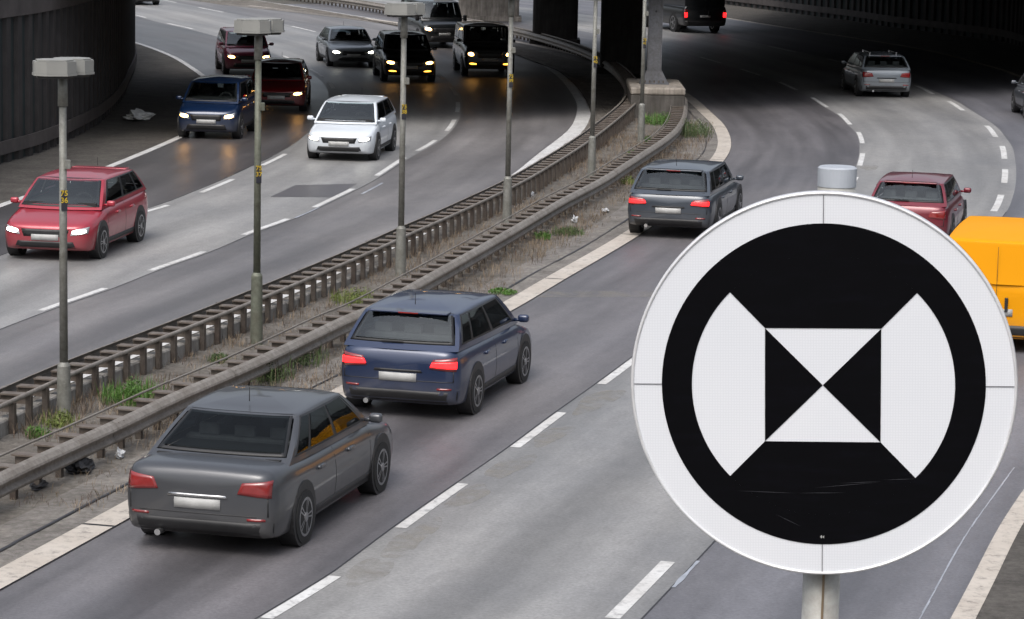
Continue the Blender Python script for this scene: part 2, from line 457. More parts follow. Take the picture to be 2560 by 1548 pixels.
def band(bm, path, d0, d1, w, z, off=0.0, mi=0, step=0.5):
    n = max(1, int((d1-d0)/step))
    prev = None
    for i in range(n+1):
        d = d0 + (d1-d0)*i/n
        p = path.at(d); nn = path.nrm(d)
        ww = w(d) if callable(w) else w
        a = p + nn*(off-ww/2); b = p + nn*(off+ww/2)
        cur = (bm.verts.new((a.x, a.y, z)), bm.verts.new((b.x, b.y, z)))
        if prev:
            f = bm.faces.new((prev[0], prev[1], cur[1], cur[0])); f.material_index = mi
        prev = cur

# base ground
bm = bmesh.new()
S = 900
vs = [bm.verts.new(p) for p in ((-S, -S, 0), (S, -S, 0), (S, S, 0), (-S, S, 0))]
bm.faces.new(vs)
tag(obj('ground', bm, M['ground']), 'bare ground reaching out beyond the motorway', kind='structure')

R1b, R2b, L1b, L2b = R1.off(-0.09), R2.off(0.28), L1.off(-0.22), L2.off(0.13)
strip('road', R0, R1b, M['lane_dark'], label='dark asphalt fast lane beside the cream edge strip')
strip('road', R1b, R2b, M['lane_light'], label='pale grey middle lane of the right carriageway')
strip('road', R2b, R3, M['lane_blue'], label='dark outer lane of the right carriageway')
strip('road', R3, RW.off(-0.1), M['shoulder'], label='hard shoulder along the dark ribbed wall on the right')
strip('road', L0, L1b, M['lane_wet'], label='dark damp outer lane of the left carriageway')
strip('road', L1b, L2b, M['lane_light'], label='pale grey middle lane of the left carriageway')
strip('road', L2b, L3, M['lane_mid'], label='brownish grey lane beside the central barrier')
strip('road', LW.off(-0.5), L0, M['shoulder'], 0.003, label='dirty hard shoulder by the dark ribbed wall on the left')

# central strip between the two carriageways, gently uneven
def uneven(name, a, b, m, z, amp, label, nx=10):
    bm = bmesh.new()
    n = int(max(a.L, b.L)/0.4); rr = random.Random(3); rows = []
    for i in range(n+1):
        p = a.at(a.L*i/n); q = b.at(b.L*i/n); row = []
        for k in range(nx+1):
            e = math.sin(math.pi*k/nx)
            zz = z + (amp*e*(0.4+0.6*rr.random()) if 0 < k < nx else 0)
            row.append(bm.verts.new((*(p.lerp(q, k/nx)).xy, zz)))
        rows.append(row)
    for r0, r1 in zip(rows, rows[1:]):
        for k in range(nx): bm.faces.new((r0[k], r0[k+1], r1[k+1], r1[k]))
    return tag(obj(name, bm, m, smooth=True), label, kind='structure')
uneven('median_ground', L3.off(0.15), R0.off(-1.0), M['dirt'], 0.006, 0.05, 'dusty ground of the central strip between the carriageways', 14)
uneven('verge', R0.off(-1.02), R0.off(-0.17), M['verge'], 0.012, 0.012, 'concrete verge beside the cream edge strip', 6)

# ------------------------------------------------------------------ road markings
def seg(bm, path, p0, p1, w, z=0.009, off=0.0):
    d0, d1 = sorted((path.near(P(*p0)), path.near(P(*p1))))
    band(bm, path, d0, d1, w, z, off)
def marking(name, path, segs, w, m, label):
    bm = bmesh.new()
    for a, b in segs: seg(bm, path, a, b, w)
    return tag(obj(name, bm, m), label, kind='structure')
marking('lane_marking', R1, [((665,1548),(840,1444)),((999,1322),(1157,1211)),((1289,1120),(1402,1033)),((1505,961),(1600,890)),((1690,822),(1770,762)),((1850,700),(1925,643)),((2119,474),(2139,443)),((2147,415),(2158,384)),((2155,359),(2145,331)),((2124,312),(2102,285)),((2068,269),(2033,245)),((1992,226),(1949,206)),((1900,189),(1848,173)),((1800,158),(1750,143))], 0.135, M['mark'], 'white dashes between the dark and the pale lane, right carriageway')
marking('lane_marking', R2, [((1530,1548),(1670,1406)),((1800,1270),(1900,1165)),((2000,1060),(2090,965)),((2180,870),(2260,780)),((2330,700),(2390,636)),((2485,529),(2502,488)),((2509,458),(2513,424)),((2511,398),(2506,366)),((2487,343),(2468,315)),((2408,277),(2373,254)),((2330,236),(2291,215)),((2240,199),(2200,186)),((2115,159),(2063,148)),((1990,131),(1921,116))], 0.155, M['mark'], 'white dashes between the pale and the outer lane, right carriageway')
marking('edge_line', R3, [((2330,1700),(1720,31))], 0.24, M['mark_cream'], 'pale edge line on the outer side of the right carriageway')
marking('lane_marking', L1, [((-150,706),(-60,672)),((45,632),(120,606)),((301,550),(423,514)),((503,482),(583,449)),((656,414),(714,386)),((830,285),(838,262)),((834,222),(820,205)),((806,192),(775,173)),((750,159),(708,140)),((650,118),(590,101)),((482,73),(419,59)),((373,45),(311,33))], 0.13, M['mark'], 'white dashes between the damp outer lane and the middle lane, left carriageway')
marking('lane_marking', L2, [((-160,880),(-40,835)),((99,778),(266,722)),((374,677),(513,630)),((606,588),(722,548)),((786,519),(882,473)),((942,440),(1010,395)),((1049,378),(1091,351)),((1117,328),(1132,300)),((1144,281),(1145,256)),((1141,239),(1127,217)),((1109,199),(1091,185)),((1040,158),(990,137)),((789,80),(729,66)),((558,31),(496,19)),((441,7),(401,0))], 0.135, M['mark'], 'white dashes between the middle lane and the barrier lane, left carriageway')
marking('edge_line', L0, [((-700,820),(200,80))], 0.20, M['mark'], 'white edge line beside the dirty left shoulder')
bm = bmesh.new()
wide = lambda d: 0.26 + 0.30*math.exp(-((d - d_mid)/14.0)**2)
d_mid = L3.near(P(1464, 275))
band(bm, L3, 1, L3.L-1, wide, 0.0095)
tag(obj('edge_line', bm, M['mark']), 'thick white edge line curving along the central barrier', kind='structure')
# cream strip made of long slabs with open joints
bm = bmesh.new()
joints = [R0.near(P(x, y)) for x, y in ((248,1316),(817,1004),(1234,788),(1387,699),(1564,588),(1788,401),(1798,319),(1763,282))]
joints = [joints[0]-7.8*k for k in (5, 4, 3, 2, 1)] + joints + [joints[-1]+6.0*k for k in range(1, 12)]
for a, b in zip(joints, joints[1:]):
    a, b = a+0.035, b-0.035
    if a > 0 and b < R0.L: band(bm, R0, a, b, 0.37, 0.020, 0.0)
tag(obj('edge_strip', bm, M['mark_cream']), 'cream concrete edge strip with open joints', kind='structure')
bm = bmesh.new(); band(bm, R0, 1, R0.L-1, 0.385, 0.0145, 0.0)
tag(obj('joint_filler', bm, M['joint']), 'dark filler showing in the joints of the edge strip', kind='structure')
# dark open gap between verge slab and strip, sealed joints, painted glints, stains, patches
bm = bmesh.new()
rr = random.Random(11)
for (d0, d1, o) in ((2, R0.L-30, -0.50),):
    d = d0
    while d < d1:
        band(bm, R0, d, d+1.2, 0.018+0.03*rr.random(), 0.031, o + 0.012*math.sin(d*0.9)); d += 1.2
tag(obj('open_gap', bm, M['joint']), 'dark open gap running along the verge', kind='structure')
bm = bmesh.new()
band(bm, R1, 5, R1.near(P(2050, 545)), 0.020, 0.0085, -0.09)
band(bm, R2, 5, R2.near(P(2485, 529)), 0.018, 0.0085, 0.28)
band(bm, L1, 40, L1.near(P(700, 392)), 0.020, 0.0085, -0.22)
band(bm, L2, 40, L2.near(P(1000, 402)), 0.020, 0.0085, 0.13)
tag(obj('lane_joint', bm, M['joint']), 'dark paving joints between the lanes', kind='structure')
bm = bmesh.new()
d = R3.near(P(2360, 1640)); e = R3.near(P(2600, 1190))
q = d
while q < e:
    band(bm, R3, q, q+0.5, 0.012+0.01*rr.random(), 0.0087, -0.42+0.012*math.sin(q*0.9)); q += 0.5
band(bm, R2, R2.near(P(1640, 1465)), R2.near(P(1690, 1400)), lambda d: 0.03+0.035*abs(math.sin(d*5))*abs(math.sin(d*2.3+1)), 0.0091, 0.30, 0, 0.12)
band(bm, L2, L2.near(P(726, 545)), L2.near(P(786, 519)), 0.05, 0.0091, 0.10)  # wet glint along the lane joint, painted as a pale band
band(bm, L2, L2.near(P(895, 486)), L2.near(P(955, 458)), 0.06, 0.0091, 0.42)
tag(obj('crack_and_glint', bm, M['seal_glint']), 'pale sealed cracks and painted wet glints on the asphalt', kind='structure')
def blob(bm, c, ax, rx, ry, z, seed):
    r_ = random.Random(seed); n = 28; vs = []
    ph = [r_.uniform(0, 6.28) for _ in range(3)]
    for i in range(n):
        a = 2*math.pi*i/n
        k = 1 + 0.16*math.sin(2*a+ph[0]) + 0.12*math.sin(3*a+ph[1]) + 0.08*math.sin(5*a+ph[2])
        p = c + ax*(math.cos(a)*rx*k) + Vector((ax.y, -ax.x, 0))*(math.sin(a)*ry*k)
        vs.append(bm.verts.new((p.x, p.y, z)))
    bm.faces.new(vs)
bm = bmesh.new()
for i, (x, y, rx) in enumerate(((1466,1002,.9),(1370,1090,.5),(1245,1165,.6),(1160,1240,.45),(985,1345,.7),(860,1425,.5),(2165,420,.6),(2080,560,.6))):
    d = R1.near(P(x, y)); blob(bm, R1.at(d)+R1.nrm(d)*0.26, R1.tan(d), rx*1.25, 0.20, 0.0075, i)
tag(obj('road_stain', bm, M['stain']), 'pale sandy stains along the lane joint', kind='structure')
bm = bmesh.new()
vs = [bm.verts.new((*P(x, y).xy, 0.0075)) for x, y in ((676,493),(738,464),(892,460),(838,494))]
bm.faces.new(vs)
tag(obj('road_patch', bm, M['patch']), 'dark asphalt repair patch in the pale middle lane', kind='structure')
bm = bmesh.new()
vs = [bm.verts.new((*P(x, y).xy, 0.0075)) for x, y in ((1335,744),(1350,730),(1700,728),(1700,744))]
bm.faces.new(vs)
tag(obj('road_patch', bm, M['stain']), 'pale repair joint crossing the dark fast lane', kind='structure')

# ------------------------------------------------------------------ guardrails
def sweep(bm, path, d0, d1, prof, step=0.5, mi=0, closed=False):
    """prof: (sideways offset, height)"""
    n = max(1, int((d1-d0)/step)); prev = None
    for i in range(n+1):
        d = d0 + (d1-d0)*i/n
        p = path.at(d); nn = path.nrm(d)
        cur = [bm.verts.new((p.x+nn.x*u, p.y+nn.y*u, v)) for u, v in prof]
        if prev:
            m_ = len(prof)
            for k in range(m_ if closed else m_-1):
                f = bm.faces.new((prev[k], prev[(k+1) % m_], cur[(k+1) % m_], cur[k])); f.material_index = mi
        prev = cur

def tri_box(bm, c, t, n, sx, sy, sz):
    """box with axes n (sx), t (sy), up (sz); c is the bottom centre"""
    vs = []
    for z in (0, sz):
        for a, b in ((-1, -1), (1, -1), (1, 1), (-1, 1)):
            p = c + n*(a*sx/2) + t*(b*sy/2)
            vs.append(bm.verts.new((p.x, p.y, c.z+z)))
    for q in ((3, 2, 1, 0), (4, 5, 6, 7), (0, 1, 5, 4), (1, 2, 6, 5), (2, 3, 7, 6), (3, 0, 4, 7)):
        bm.faces.new([vs[i] for i in q])

def guardrail(name, beam, side, top, pitch, d0, d1, label, width=0.42, post_at=None, rail_r=0.03):
    """beam: road-side face line; side +1: posts stand to the right of the beam line"""
    root = empty(name, beam.at(d0))
    inv = -root.location
    def add(nm, bm, m, smooth=False):
        bmesh.ops.translate(bm, verts=bm.verts[:], vec=inv)
        return obj(nm, bm, m, root, smooth)
    s = side
    # profiled beam, road face on the side away from the posts, with thickness
    f = [(0.0, top), (-0.050, top-0.022), (-0.098, top-0.072), (-0.108, top-0.096), (-0.104, top-0.112), (-0.068, top-0.130), (-0.034, top-0.150), (-0.030, top-0.190), (-0.050, top-0.222), (-0.066, top-0.240), (-0.062, top-0.262), (-0.035, top-0.287), (0.0, top-0.292)]
    b = [(u+0.014, v) for u, v in f[::-1]]
    b[0] = (0.014, top-0.286); b[-1] = (0.014, top-0.006)
    bm = bmesh.new(); sweep(bm, beam, d0, d1, [(u*s, v) for u, v in f+b], 0.5, closed=True)
    add('beam', bm, M['rail'])
    d = d0 + 2.0; j_ = 0
    while d < d1-1 and j_ < 24:
        bm = bmesh.new(); sweep(bm, beam, d, d+0.34, [((u-0.007)*s, v+0.003) for u, v in f] + [((u+0.006)*s, v) for u, v in f[::-1]], 0.17, closed=True)
        for q in (0.09, 0.25):
            p = beam.at(d+q) - beam.nrm(d+q)*(s*0.060)
            cyl(bm, (p.x, p.y, top-0.034), 0.016, 0.013, 0.016, 8)
        add('lap_joint', bm, M['rail']); d += 4.0; j_ += 1
    q_ = rail_r; back = [(width-q_, top-1.6*q_), (width-.73*q_, top-.4*q_), (width, top), (width+.73*q_, top-.4*q_), (width+q_, top-1.6*q_), (width, top-2.3*q_)]
    bm = bmesh.new(); sweep(bm, beam, d0, d1, [(u*s, v) for u, v in back], 0.5, closed=True)
    add('top_rail', bm, M['rail'], True)
    ds = []
    d = d0 + 0.3
    jr = random.Random(4)
    while d < d1-0.2: ds.append(d + jr.uniform(-.05, .05)*pitch); d += pitch
    ds.sort(key=lambda q: beam.at(q).length)
    pb, sb = bmesh.new(), bmesh.new(); more = 0
    for i, d in enumerate(ds):
        p = beam.at(d); n_ = beam.nrm(d)*s; t_ = beam.tan(d)
        one_p = bmesh.new() if i < 99 else pb
        one_s = bmesh.new() if i < 99 else sb
        c = p + n_*(width if post_at is None else post_at); c.z = 0
        tri_box(one_p, c - t_*0.035 , t_, n_, 0.076, 0.012, top-0.06)
        tri_box(one_p, c + n_*0.033, t_, n_, 0.010, 0.07, top-0.06)
        tri_box(one_p, c - n_*0.033, t_, n_, 0.010, 0.07, top-0.06)
        c = p + n_*(width/2 + 0.005); c.z = top-0.062
        tri_box(one_s, c, t_, n_, width-0.06, 0.17, 0.02)
        c2 = c.copy(); c2.z -= 0.115
        tri_box(one_s, c2 - t_*0.02, t_, n_, width-0.10, 0.012, 0.113)
        c3 = p + n_*0.05; c3.z = top-0.20
        tri_box(one_s, c3, t_, n_, 0.06, 0.05, 0.13)
        c4 = p + n_*(width-0.075); c4.z = top-0.16
        tri_box(one_s, c4 + t_*0.02, t_, n_, 0.05, 0.05, 0.09)
        if i < 99:
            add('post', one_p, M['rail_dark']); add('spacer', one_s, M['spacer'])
        else: more += 1
    if more:
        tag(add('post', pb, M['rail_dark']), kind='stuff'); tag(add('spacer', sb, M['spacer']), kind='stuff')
    else: pb.free(); sb.free()
    tag(root, label, 'guardrail')
    return root
guardrail('guardrail', A_beam, +1, HA, 0.57, 0.0, A_beam.L-0.5, 'long steel guardrail along the left carriageway, ladder-like, winding under the bridge')
guardrail('guardrail', B_beam, -1, HB, 0.62, 0.0, B_beam.L-0.3, 'steel guardrail with broad profiled beam facing the right carriageway, ending at the concrete block', 0.40, 0.075, 0.014)
# low concrete kerb wall below the left guardrail, as separate blocks
root = empty('kerb_wall', A_beam.at(0)); k = 0
d = 0.2
bm = bmesh.new()
kend = A_beam.near(P(1060, 690))
while d < kend:
    e = d + 1.5
    kh = 0.235 - 0.12*max(0.0, (d-kend*0.55)/(kend*0.45))
    sweep(bm, A_beam, d, e-0.025, [(0.20, 0.0), (0.20, kh-0.02), (0.22, kh), (0.355, kh), (0.372, kh-0.02), (0.378, 0.0)], 0.5)
    d = e
bmesh.ops.translate(bm, verts=bm.verts[:], vec=-root.location)
obj('kerb_block', bm, M['concrete_kerb'], root)
tag(root, 'low pale concrete kerb of long blocks standing under the left guardrail', 'kerb')

# ------------------------------------------------------------------ ribbed walls, bridge, pillars
def ribbed_wall(name, path, side, label, hgt=4.35, period=0.8):
    """side: +1 road lies to the right of the line"""
    root = empty(name, path.at(path.L*0.4))
    bm = bmesh.new()
    n = int(path.L/period)
    prev = None
    for i in range(n):
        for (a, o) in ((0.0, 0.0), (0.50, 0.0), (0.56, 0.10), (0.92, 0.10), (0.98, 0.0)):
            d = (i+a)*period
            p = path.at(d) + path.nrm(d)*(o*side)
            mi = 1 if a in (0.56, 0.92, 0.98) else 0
            cur = (bm.verts.new((p.x, p.y, 0)), bm.verts.new((p.x, p.y, hgt)))
            if prev:
                f = bm.faces.new((prev[0], cur[0], cur[1], prev[1])); f.material_index = mi
            prev = cur
    # thick back
    prev = None
    for i in range(0, int(path.L)+1):
        p = path.at(i) - path.nrm(i)*(0.5*side)
        cur = (bm.verts.new((p.x, p.y, 0)), bm.verts.new((p.x, p.y, hgt)))
        if prev: bm.faces.new((prev[0], cur[0], cur[1], prev[1]))
        prev = cur
    bmesh.ops.translate(bm, verts=bm.verts[:], vec=-root.location)
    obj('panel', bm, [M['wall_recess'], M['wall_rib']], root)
    for nm, z0, z1, o in (('guard_board', 0.24, 0.56, 0.16), ('top_board', 3.55, 4.1, 0.14)):
        bm = bmesh.new()
        sweep(bm, path, 0.3, path.L-0.3, [((o-0.05)*side, z0), (o*side, z0), (o*side, z1), ((o-0.05)*side, z1)], 0.6, closed=True)
        bmesh.ops.translate(bm, verts=bm.verts[:], vec=-root.location)
        obj(nm, bm, M['wall_board'], root)
    return tag(root, label, 'wall')
ribbed_wall('ribbed_wall', LW, +1, 'dark ribbed wall curving along the left shoulder under the bridge')
ribbed_wall('ribbed_wall', RW, -1, 'dark ribbed wall along the outer shoulder, upper right under the bridge')

bm = bmesh.new()
near_e = [(-60, 32), (-13, 71.0), (-5, 78.5), (2, 83.3), (8, 87.5), (12, 92), (19, 97), (40, 106)]
far_e = [(60, 178), (24, 170), (13.5, 155), (9.0, 138), (5.2, 121), (1.5, 123), (-1.5, 120), (-8, 104), (-14, 93.5), (-60, 66)]
prism(bm, near_e + far_e, 4.36, 6.1)
for e_, w_ in ((near_e[2:], 0.5), (far_e[1:6], -0.5)):       # added unseen downstands that cut the light under the deck
    for (xa, ya), (xb, yb) in zip(e_, e_[1:]):
        d_ = Vector((xb-xa, yb-ya, 0)).normalized(); n_ = Vector((-d_.y, d_.x, 0))*abs(w_)
        a_ = Vector((xa, ya, 0)) + n_*0.1; b_ = Vector((xb, yb, 0)) + n_*0.1
        prism(bm, [a_.xy, b_.xy, (b_+n_).xy, (a_+n_).xy], 3.92, 4.358)
tag(obj('bridge_deck', bm, M['concrete_dark']), 'dark bridge deck crossing above both carriageways, with added light-blocking edge beams', 'bridge')
bm = bmesh.new()
prism(bm, [(-4, 134.5), (1.6, 134.5), (1.4, 147), (-4, 147)], 4.36, 6.0)
tag(obj('bridge_deck', bm, M['concrete']), 'second narrow bridge deck resting on the farthest pale pillar', 'bridge')
def pillar(px0, px1, py, depth, m, label, top=4.35):
    a, b = P(px0, py), P(px1, py)
    root = empty('bridge_pillar', (a+b)/2)
    w = (b-a).length
    bm = bmesh.new(); box(bm, (0, depth/2, top/2), (w, depth, top), 0, 0, 0.12); obj('shaft', bm, m, root)
    bm = bmesh.new(); box(bm, (0, depth/2, 0.12), (w+0.24, depth+0.24, 0.24), 0, 0, 0.02); obj('footing', bm, m, root)
    return tag(root, label, 'pillar', 'bridge pillars on the central strip')
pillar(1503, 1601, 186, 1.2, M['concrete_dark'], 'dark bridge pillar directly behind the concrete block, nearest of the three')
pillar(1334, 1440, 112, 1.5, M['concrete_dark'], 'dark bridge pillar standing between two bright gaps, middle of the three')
pillar(1150, 1292, 53, 1.5, M['concrete'], 'stained pale bridge pillar behind the black vehicles, farthest of the three')

# concrete block with gantry column
c0, c1 = P(1577, 300), P(1709, 300)
root = empty('concrete_block', (c0+c1)/2)
w = (c1-c0).length
bm = bmesh.new(); box(bm, (0, 1.85, 0.375), (w-0.03, 3.7, 0.75), 0, 0, 0.03); obj('base', bm, M['concrete_block_dark'], root)
bm = bmesh.new(); box(bm, (0, 1.85, 0.86), (w, 3.76, 0.22), 0, 0, 0.05); obj('coping', bm, M['concrete_cream'], root)
tag(root, 'square concrete block with cream coping between the guardrails', 'concrete block')
pc = root.location + Vector((-0.06, 1.6, 0.97))
root = empty('gantry_column', pc)
bm = bmesh.new()
for dx in (-0.20, 0.20): box(bm, (dx, 0, 1.69), (0.03, 0.36, 3.38))
box(bm, (0, -0.14, 1.69), (0.37, 0.02, 3.36)); box(bm, (0, 0.14, 1.69), (0.37, 0.02, 3.36))
obj('shaft', bm, M['steel_col'], root)
bm = bmesh.new(); prism(bm, [(-0.45, -0.28), (0.45, -0.28), (0.45, 0.28), (-0.45, 0.28)], 0.0, 0.05); obj('base_plate', bm, M['steel_col'], root)
bm = bmesh.new()
for yy in (-0.24, 0.24):
    lo = [(-0.42, 0.05), (0.42, 0.05), (0.23, 0.42), (-0.23, 0.42)]
    a_ = [bm.verts.new((x, yy-0.015, z)) for x, z in lo]; b_ = [bm.verts.new((x, yy+0.015, z)) for x, z in lo]
    bm.faces.new(a_); bm.faces.new(b_[::-1])
    for i in range(4): bm.faces.new((a_[i], a_[(i+1) % 4], b_[(i+1) % 4], b_[i]))
obj('gusset', bm, M['steel_col'], root)
for i in range(5):
    bm = bmesh.new(); cyl(bm, (-0.28+0.14*i, -0.262, 0.05), 0.022, 0.022, 0.07, 8); obj('bolt', bm, M['rail_dark'], root)
bm = bmesh.new(); cyl(bm, (0.01, -0.158, 2.22), 0.035, 0.035, 0.012, 12, 'Y'); obj('inspection_hole', bm, M['trim'], root)
tag(root, 'grey steel column with flared foot bolted onto the concrete block', 'column')

# ------------------------------------------------------------------ lamp posts
def text_mesh(body, size, m, name, parent, extrude=0.002):
    cu = bpy.data.curves.new('t', 'FONT'); cu.body = body; cu.size = size
    cu.align_x = 'CENTER'; cu.align_y = 'CENTER'; cu.extrude = extrude; cu.space_line = 0.95
    cu.offset = size*0.018
    to = bpy.data.objects.new('t', cu); COL.objects.link(to)
    dg = bpy.context.evaluated_depsgraph_get()
    me = bpy.data.meshes.new_from_object(to.evaluated_get(dg))
    bpy.data.objects.remove(to)
    me.materials.clear(); me.materials.append(m)
    return link(name, me, parent)

def octo(sx, sy, cx, cy, k=0.30):
    a, b = sx/2, sy/2; c = k*min(sx, sy)
    return [(cx-a+c, cy-b), (cx+a-c, cy-b), (cx+a, cy-b+c), (cx+a, cy+b-c), (cx+a-c, cy+b), (cx-a+c, cy+b), (cx-a, cy+b-c), (cx-a, cy-b+c)]

def lamp_post(px, py, sleeve_h, top, tag_h, box_h, number, label, mt, green=False, heads=True):
    root = empty('lamp_post', P(px, py))
    m = M['pole_green'] if green else M['pole']
    bm = bmesh.new()
    cyl(bm, (0, 0, -0.05), 0.098, 0.086, sleeve_h+0.02, 24); cyl(bm, (0, 0, sleeve_h-0.03), 0.086, 0.056, 0.05, 24)
    obj('sleeve', bm, m, root, False)
    bm = bmesh.new(); cyl(bm, (0, 0, sleeve_h), 0.056, 0.048, top-0.4-sleeve_h, 20); obj('pole', bm, m, root, True)
    bm = bmesh.new(); cyl(bm, (0, 0, top-0.42), 0.066, 0.062, 0.42, 20); obj('spigot', bm, M['pole'] , root, True)
    bm = bmesh.new(); box(bm, (0.062, -0.02, box_h), (0.075, 0.09, 0.12), 0.3, 0, 0.008); obj('junction_box', bm, m, root)
    bm = bmesh.new(); box(bm, (0.015, -0.087, 0.42), (0.05, 0.012, 0.16), 0.15, 0, 0.004); obj('service_door', bm, m, root)
    pl = empty('number_tag', (0.028, -0.064, tag_h)); pl.parent = root
    bpy.data.objects.remove(pl)
    bm = bmesh.new(); box(bm, (0, 0, 0), (0.080, 0.008, 0.27), 0, 0, 0.002)
    pl = obj('number_tag', bm, M['plate_black'], root); pl.location = (0.026, -0.062, tag_h); pl.rotation_euler = (0, 0, 0.12)
    t = text_mesh(number, 0.098, M['tag_yellow'], 'digits', pl); t.location = (0, -0.006, 0.045); t.rotation_euler = (math.pi/2, 0, 0)
    if heads:
        for (cx, cy, dz, rz) in ((-0.065, -0.24, 0.0, 0.0), (0.09, 0.22, -0.01, 0.0)):
            bm = bmesh.new()
            prism(bm, octo(0.54, 0.46, 0, 0), 0.03, 0.185); 
            prism(bm, octo(0.56, 0.48, 0, 0), 0.0, 0.028)
            prism(bm, octo(0.47, 0.39, 0, 0), 0.188, 0.205)
            h = obj('lamp_head', bm, M['head'], root); h.location = (cx, cy, top+dz); h.rotation_euler = (0, 0, mt+rz)
            bm = bmesh.new(); prism(bm, octo(0.46, 0.38, 0, 0), -0.035, -0.002)
            obj('lens', bm, M['head_dark'], h)
    return tag(root, label, 'street lamp', 'lamp posts along the central strip')
lamp_post(160, 1048, 0.75, 4.58, 2.93, 3.40, '75\n36', 'grey lamp post farthest left, pale double head, tag 75 36, foot beside green weeds', 0.30)
lamp_post(641, 866, 1.13, 4.83, 2.67, 3.70, '75\n37', 'greenish lamp post in front of the dark red hatchback, tag reading 75 37', -0.02, True)
lamp_post(1001, 696, 0.94, 4.76, 3.02, 3.57, '75\n38', 'grey lamp post just right of the white car, tag reading 75 38', 0.0)
lamp_post(1267, 566, 1.03, 4.78, 3.04, 3.67, '75\n39', 'grey lamp post in front of the boxy black off-roader, tag reading 75 39', 0.05)
lamp_post(1478, 455, 1.09, 4.78, 2.88, 3.6, '75\n40', 'grey lamp post seen against the bright gap between pillars', 0.05)
lamp_post(1602, 366, 1.15, 4.78, 2.80, 3.6, '75\n41', 'lamp post with green painted sleeve standing beside the concrete block', 0.05)

# ------------------------------------------------------------------ foreground sign
SC = 5.4/7000.0                              # metres per photograph pixel at the sign
dirv = rot @ Vector(((2057-W0/2)/F, -(963-H0/2)/F, -1.0))
sp = Vector((0, 0, CAM_H)) + dirv*(5.4)
sign = empty('round_sign', (sp.x, sp.y, 0), -math.atan2(sp.x, sp.y))
zc = sp.z
ROT = R(-1.95)
def disc(bm, r0, r1, y, a0=0.0, a1=2*math.pi, n=120, thick=0.0, ky=1.012):
    vs0, vs1 = [], []
    for i in range(n+1):
        a = a0 + (a1-a0)*i/n
        if i == n and abs(a1-a0-2*math.pi) < 1e-6: vs0.append(vs0[0] if r0 else None); vs1.append(vs1[0]); break
        if r0: vs0.append(bm.verts.new((math.cos(a)*r0, y, math.sin(a)*r0*ky)))
        vs1.append(bm.verts.new((math.cos(a)*r1, y, math.sin(a)*r1*ky)))
    if r0:
        for i in range(n): bm.faces.new((vs0[i], vs0[i+1], vs1[i+1], vs1[i]))
    else: bm.faces.new(vs1[:n])
face = empty('sign_face', (0, 0, zc)); bpy.data.objects.remove(face)
# plate
bm = bmesh.new()
r = 473*SC
disc(bm, 0, r, 0.0)
pl = obj('sign_plate', bm, M['sign_white'], sign)
pl.location = (0, 0, zc); pl.rotation_euler = (0, ROT, 0)
# rolled rim
bm = bmesh.new()
prof = [(472.5, -0.0012), (474.5, -0.0030), (477.5, -0.0036), (480, -0.002), (481.5, 0.004), (481, 0.022), (474, 0.022), (473, 0.003)]
n = 144; rings = []
for i in range(n):
    a = 2*math.pi*i/n
    rings.append([bm.verts.new((math.cos(a)*q*SC, y, math.sin(a)*q*SC*1.012)) for q, y in prof])
for i in range(n):
    A_, B_ = rings[i], rings[(i+1) % n]
    for k in range(len(prof)):
        k2 = (k+1) % len(prof); bm.faces.new((A_[k], A_[k2], B_[k2], B_[k]))
o = obj('rim', bm, M['sign_rim'], pl, True)
bm = bmesh.new(); disc(bm, 0, r, 0.012); obj('back_panel', bm, M['sign_rim'], pl)
# black figure: ring, upper and lower fields, two side triangles of the square
bm = bmesh.new()
r1, r2, hs = 327*SC, 402.5*SC, 144*SC
disc(bm, r1, r2, -0.0012)
for sgn in (1, -1):
    n = 40
    pts = [(-hs, hs*sgn), (hs, hs*sgn)]
    for i in range(n+1):
        a = math.pi/4 + math.pi/2*i/n
        pts.append((math.cos(a)*r1, math.sin(a)*r1*sgn*1.012))
    bm.faces.new([bm.verts.new((x, -0.0012, z)) for x, z in pts])
for sgn in (1, -1):
    bm.faces.new([bm.verts.new(p) for p in ((0, -0.0012, 0), (hs*sgn, -0.0012, hs), (hs*sgn, -0.0012, -hs))])
bmesh.ops.remove_doubles(bm, verts=bm.verts[:], dist=1e-6)
o = obj('black_figure', bm, M['sign_black'], pl)
# hairlines across the white border
for a in range(4):
    bm = bmesh.new()
    c_, s_ = math.cos(a*math.pi/2), math.sin(a*math.pi/2)
    L_ = (472-402.5)*SC; mid = (472+402.5)/2*SC
    box(bm, (c_*mid, -0.0012, s_*mid*1.012), (L_ if a % 2 == 0 else 0.0014, 0.0008, L_*1.012 if a % 2 else 0.0014))
    obj('hairline', bm, M['sign_line'], pl)
# tiny printed mark near the lower edge of the black ring: a filled drop and a chevron
bm = bmesh.new()
k = SC
for poly in ([(-5, 0), (-3, 3.4), (-0.6, 4.6), (-0.8, 1.2), (0.2, 0), (-0.8, -1.4), (-1.2, -3.8), (-3.4, -2.6)], [(0.2, 0), (4.8, 3.2), (5.2, 1.6), (2.6, 0)], [(0.2, 0), (2.6, 0), (5.2, -2.2), (4.6, -3.4)]):
    bm.faces.new([bm.verts.new((x*k, -0.0022, (-388+z)*k*1.0)) for x, z in poly])
obj('printed_mark', bm, M['plate'], pl)
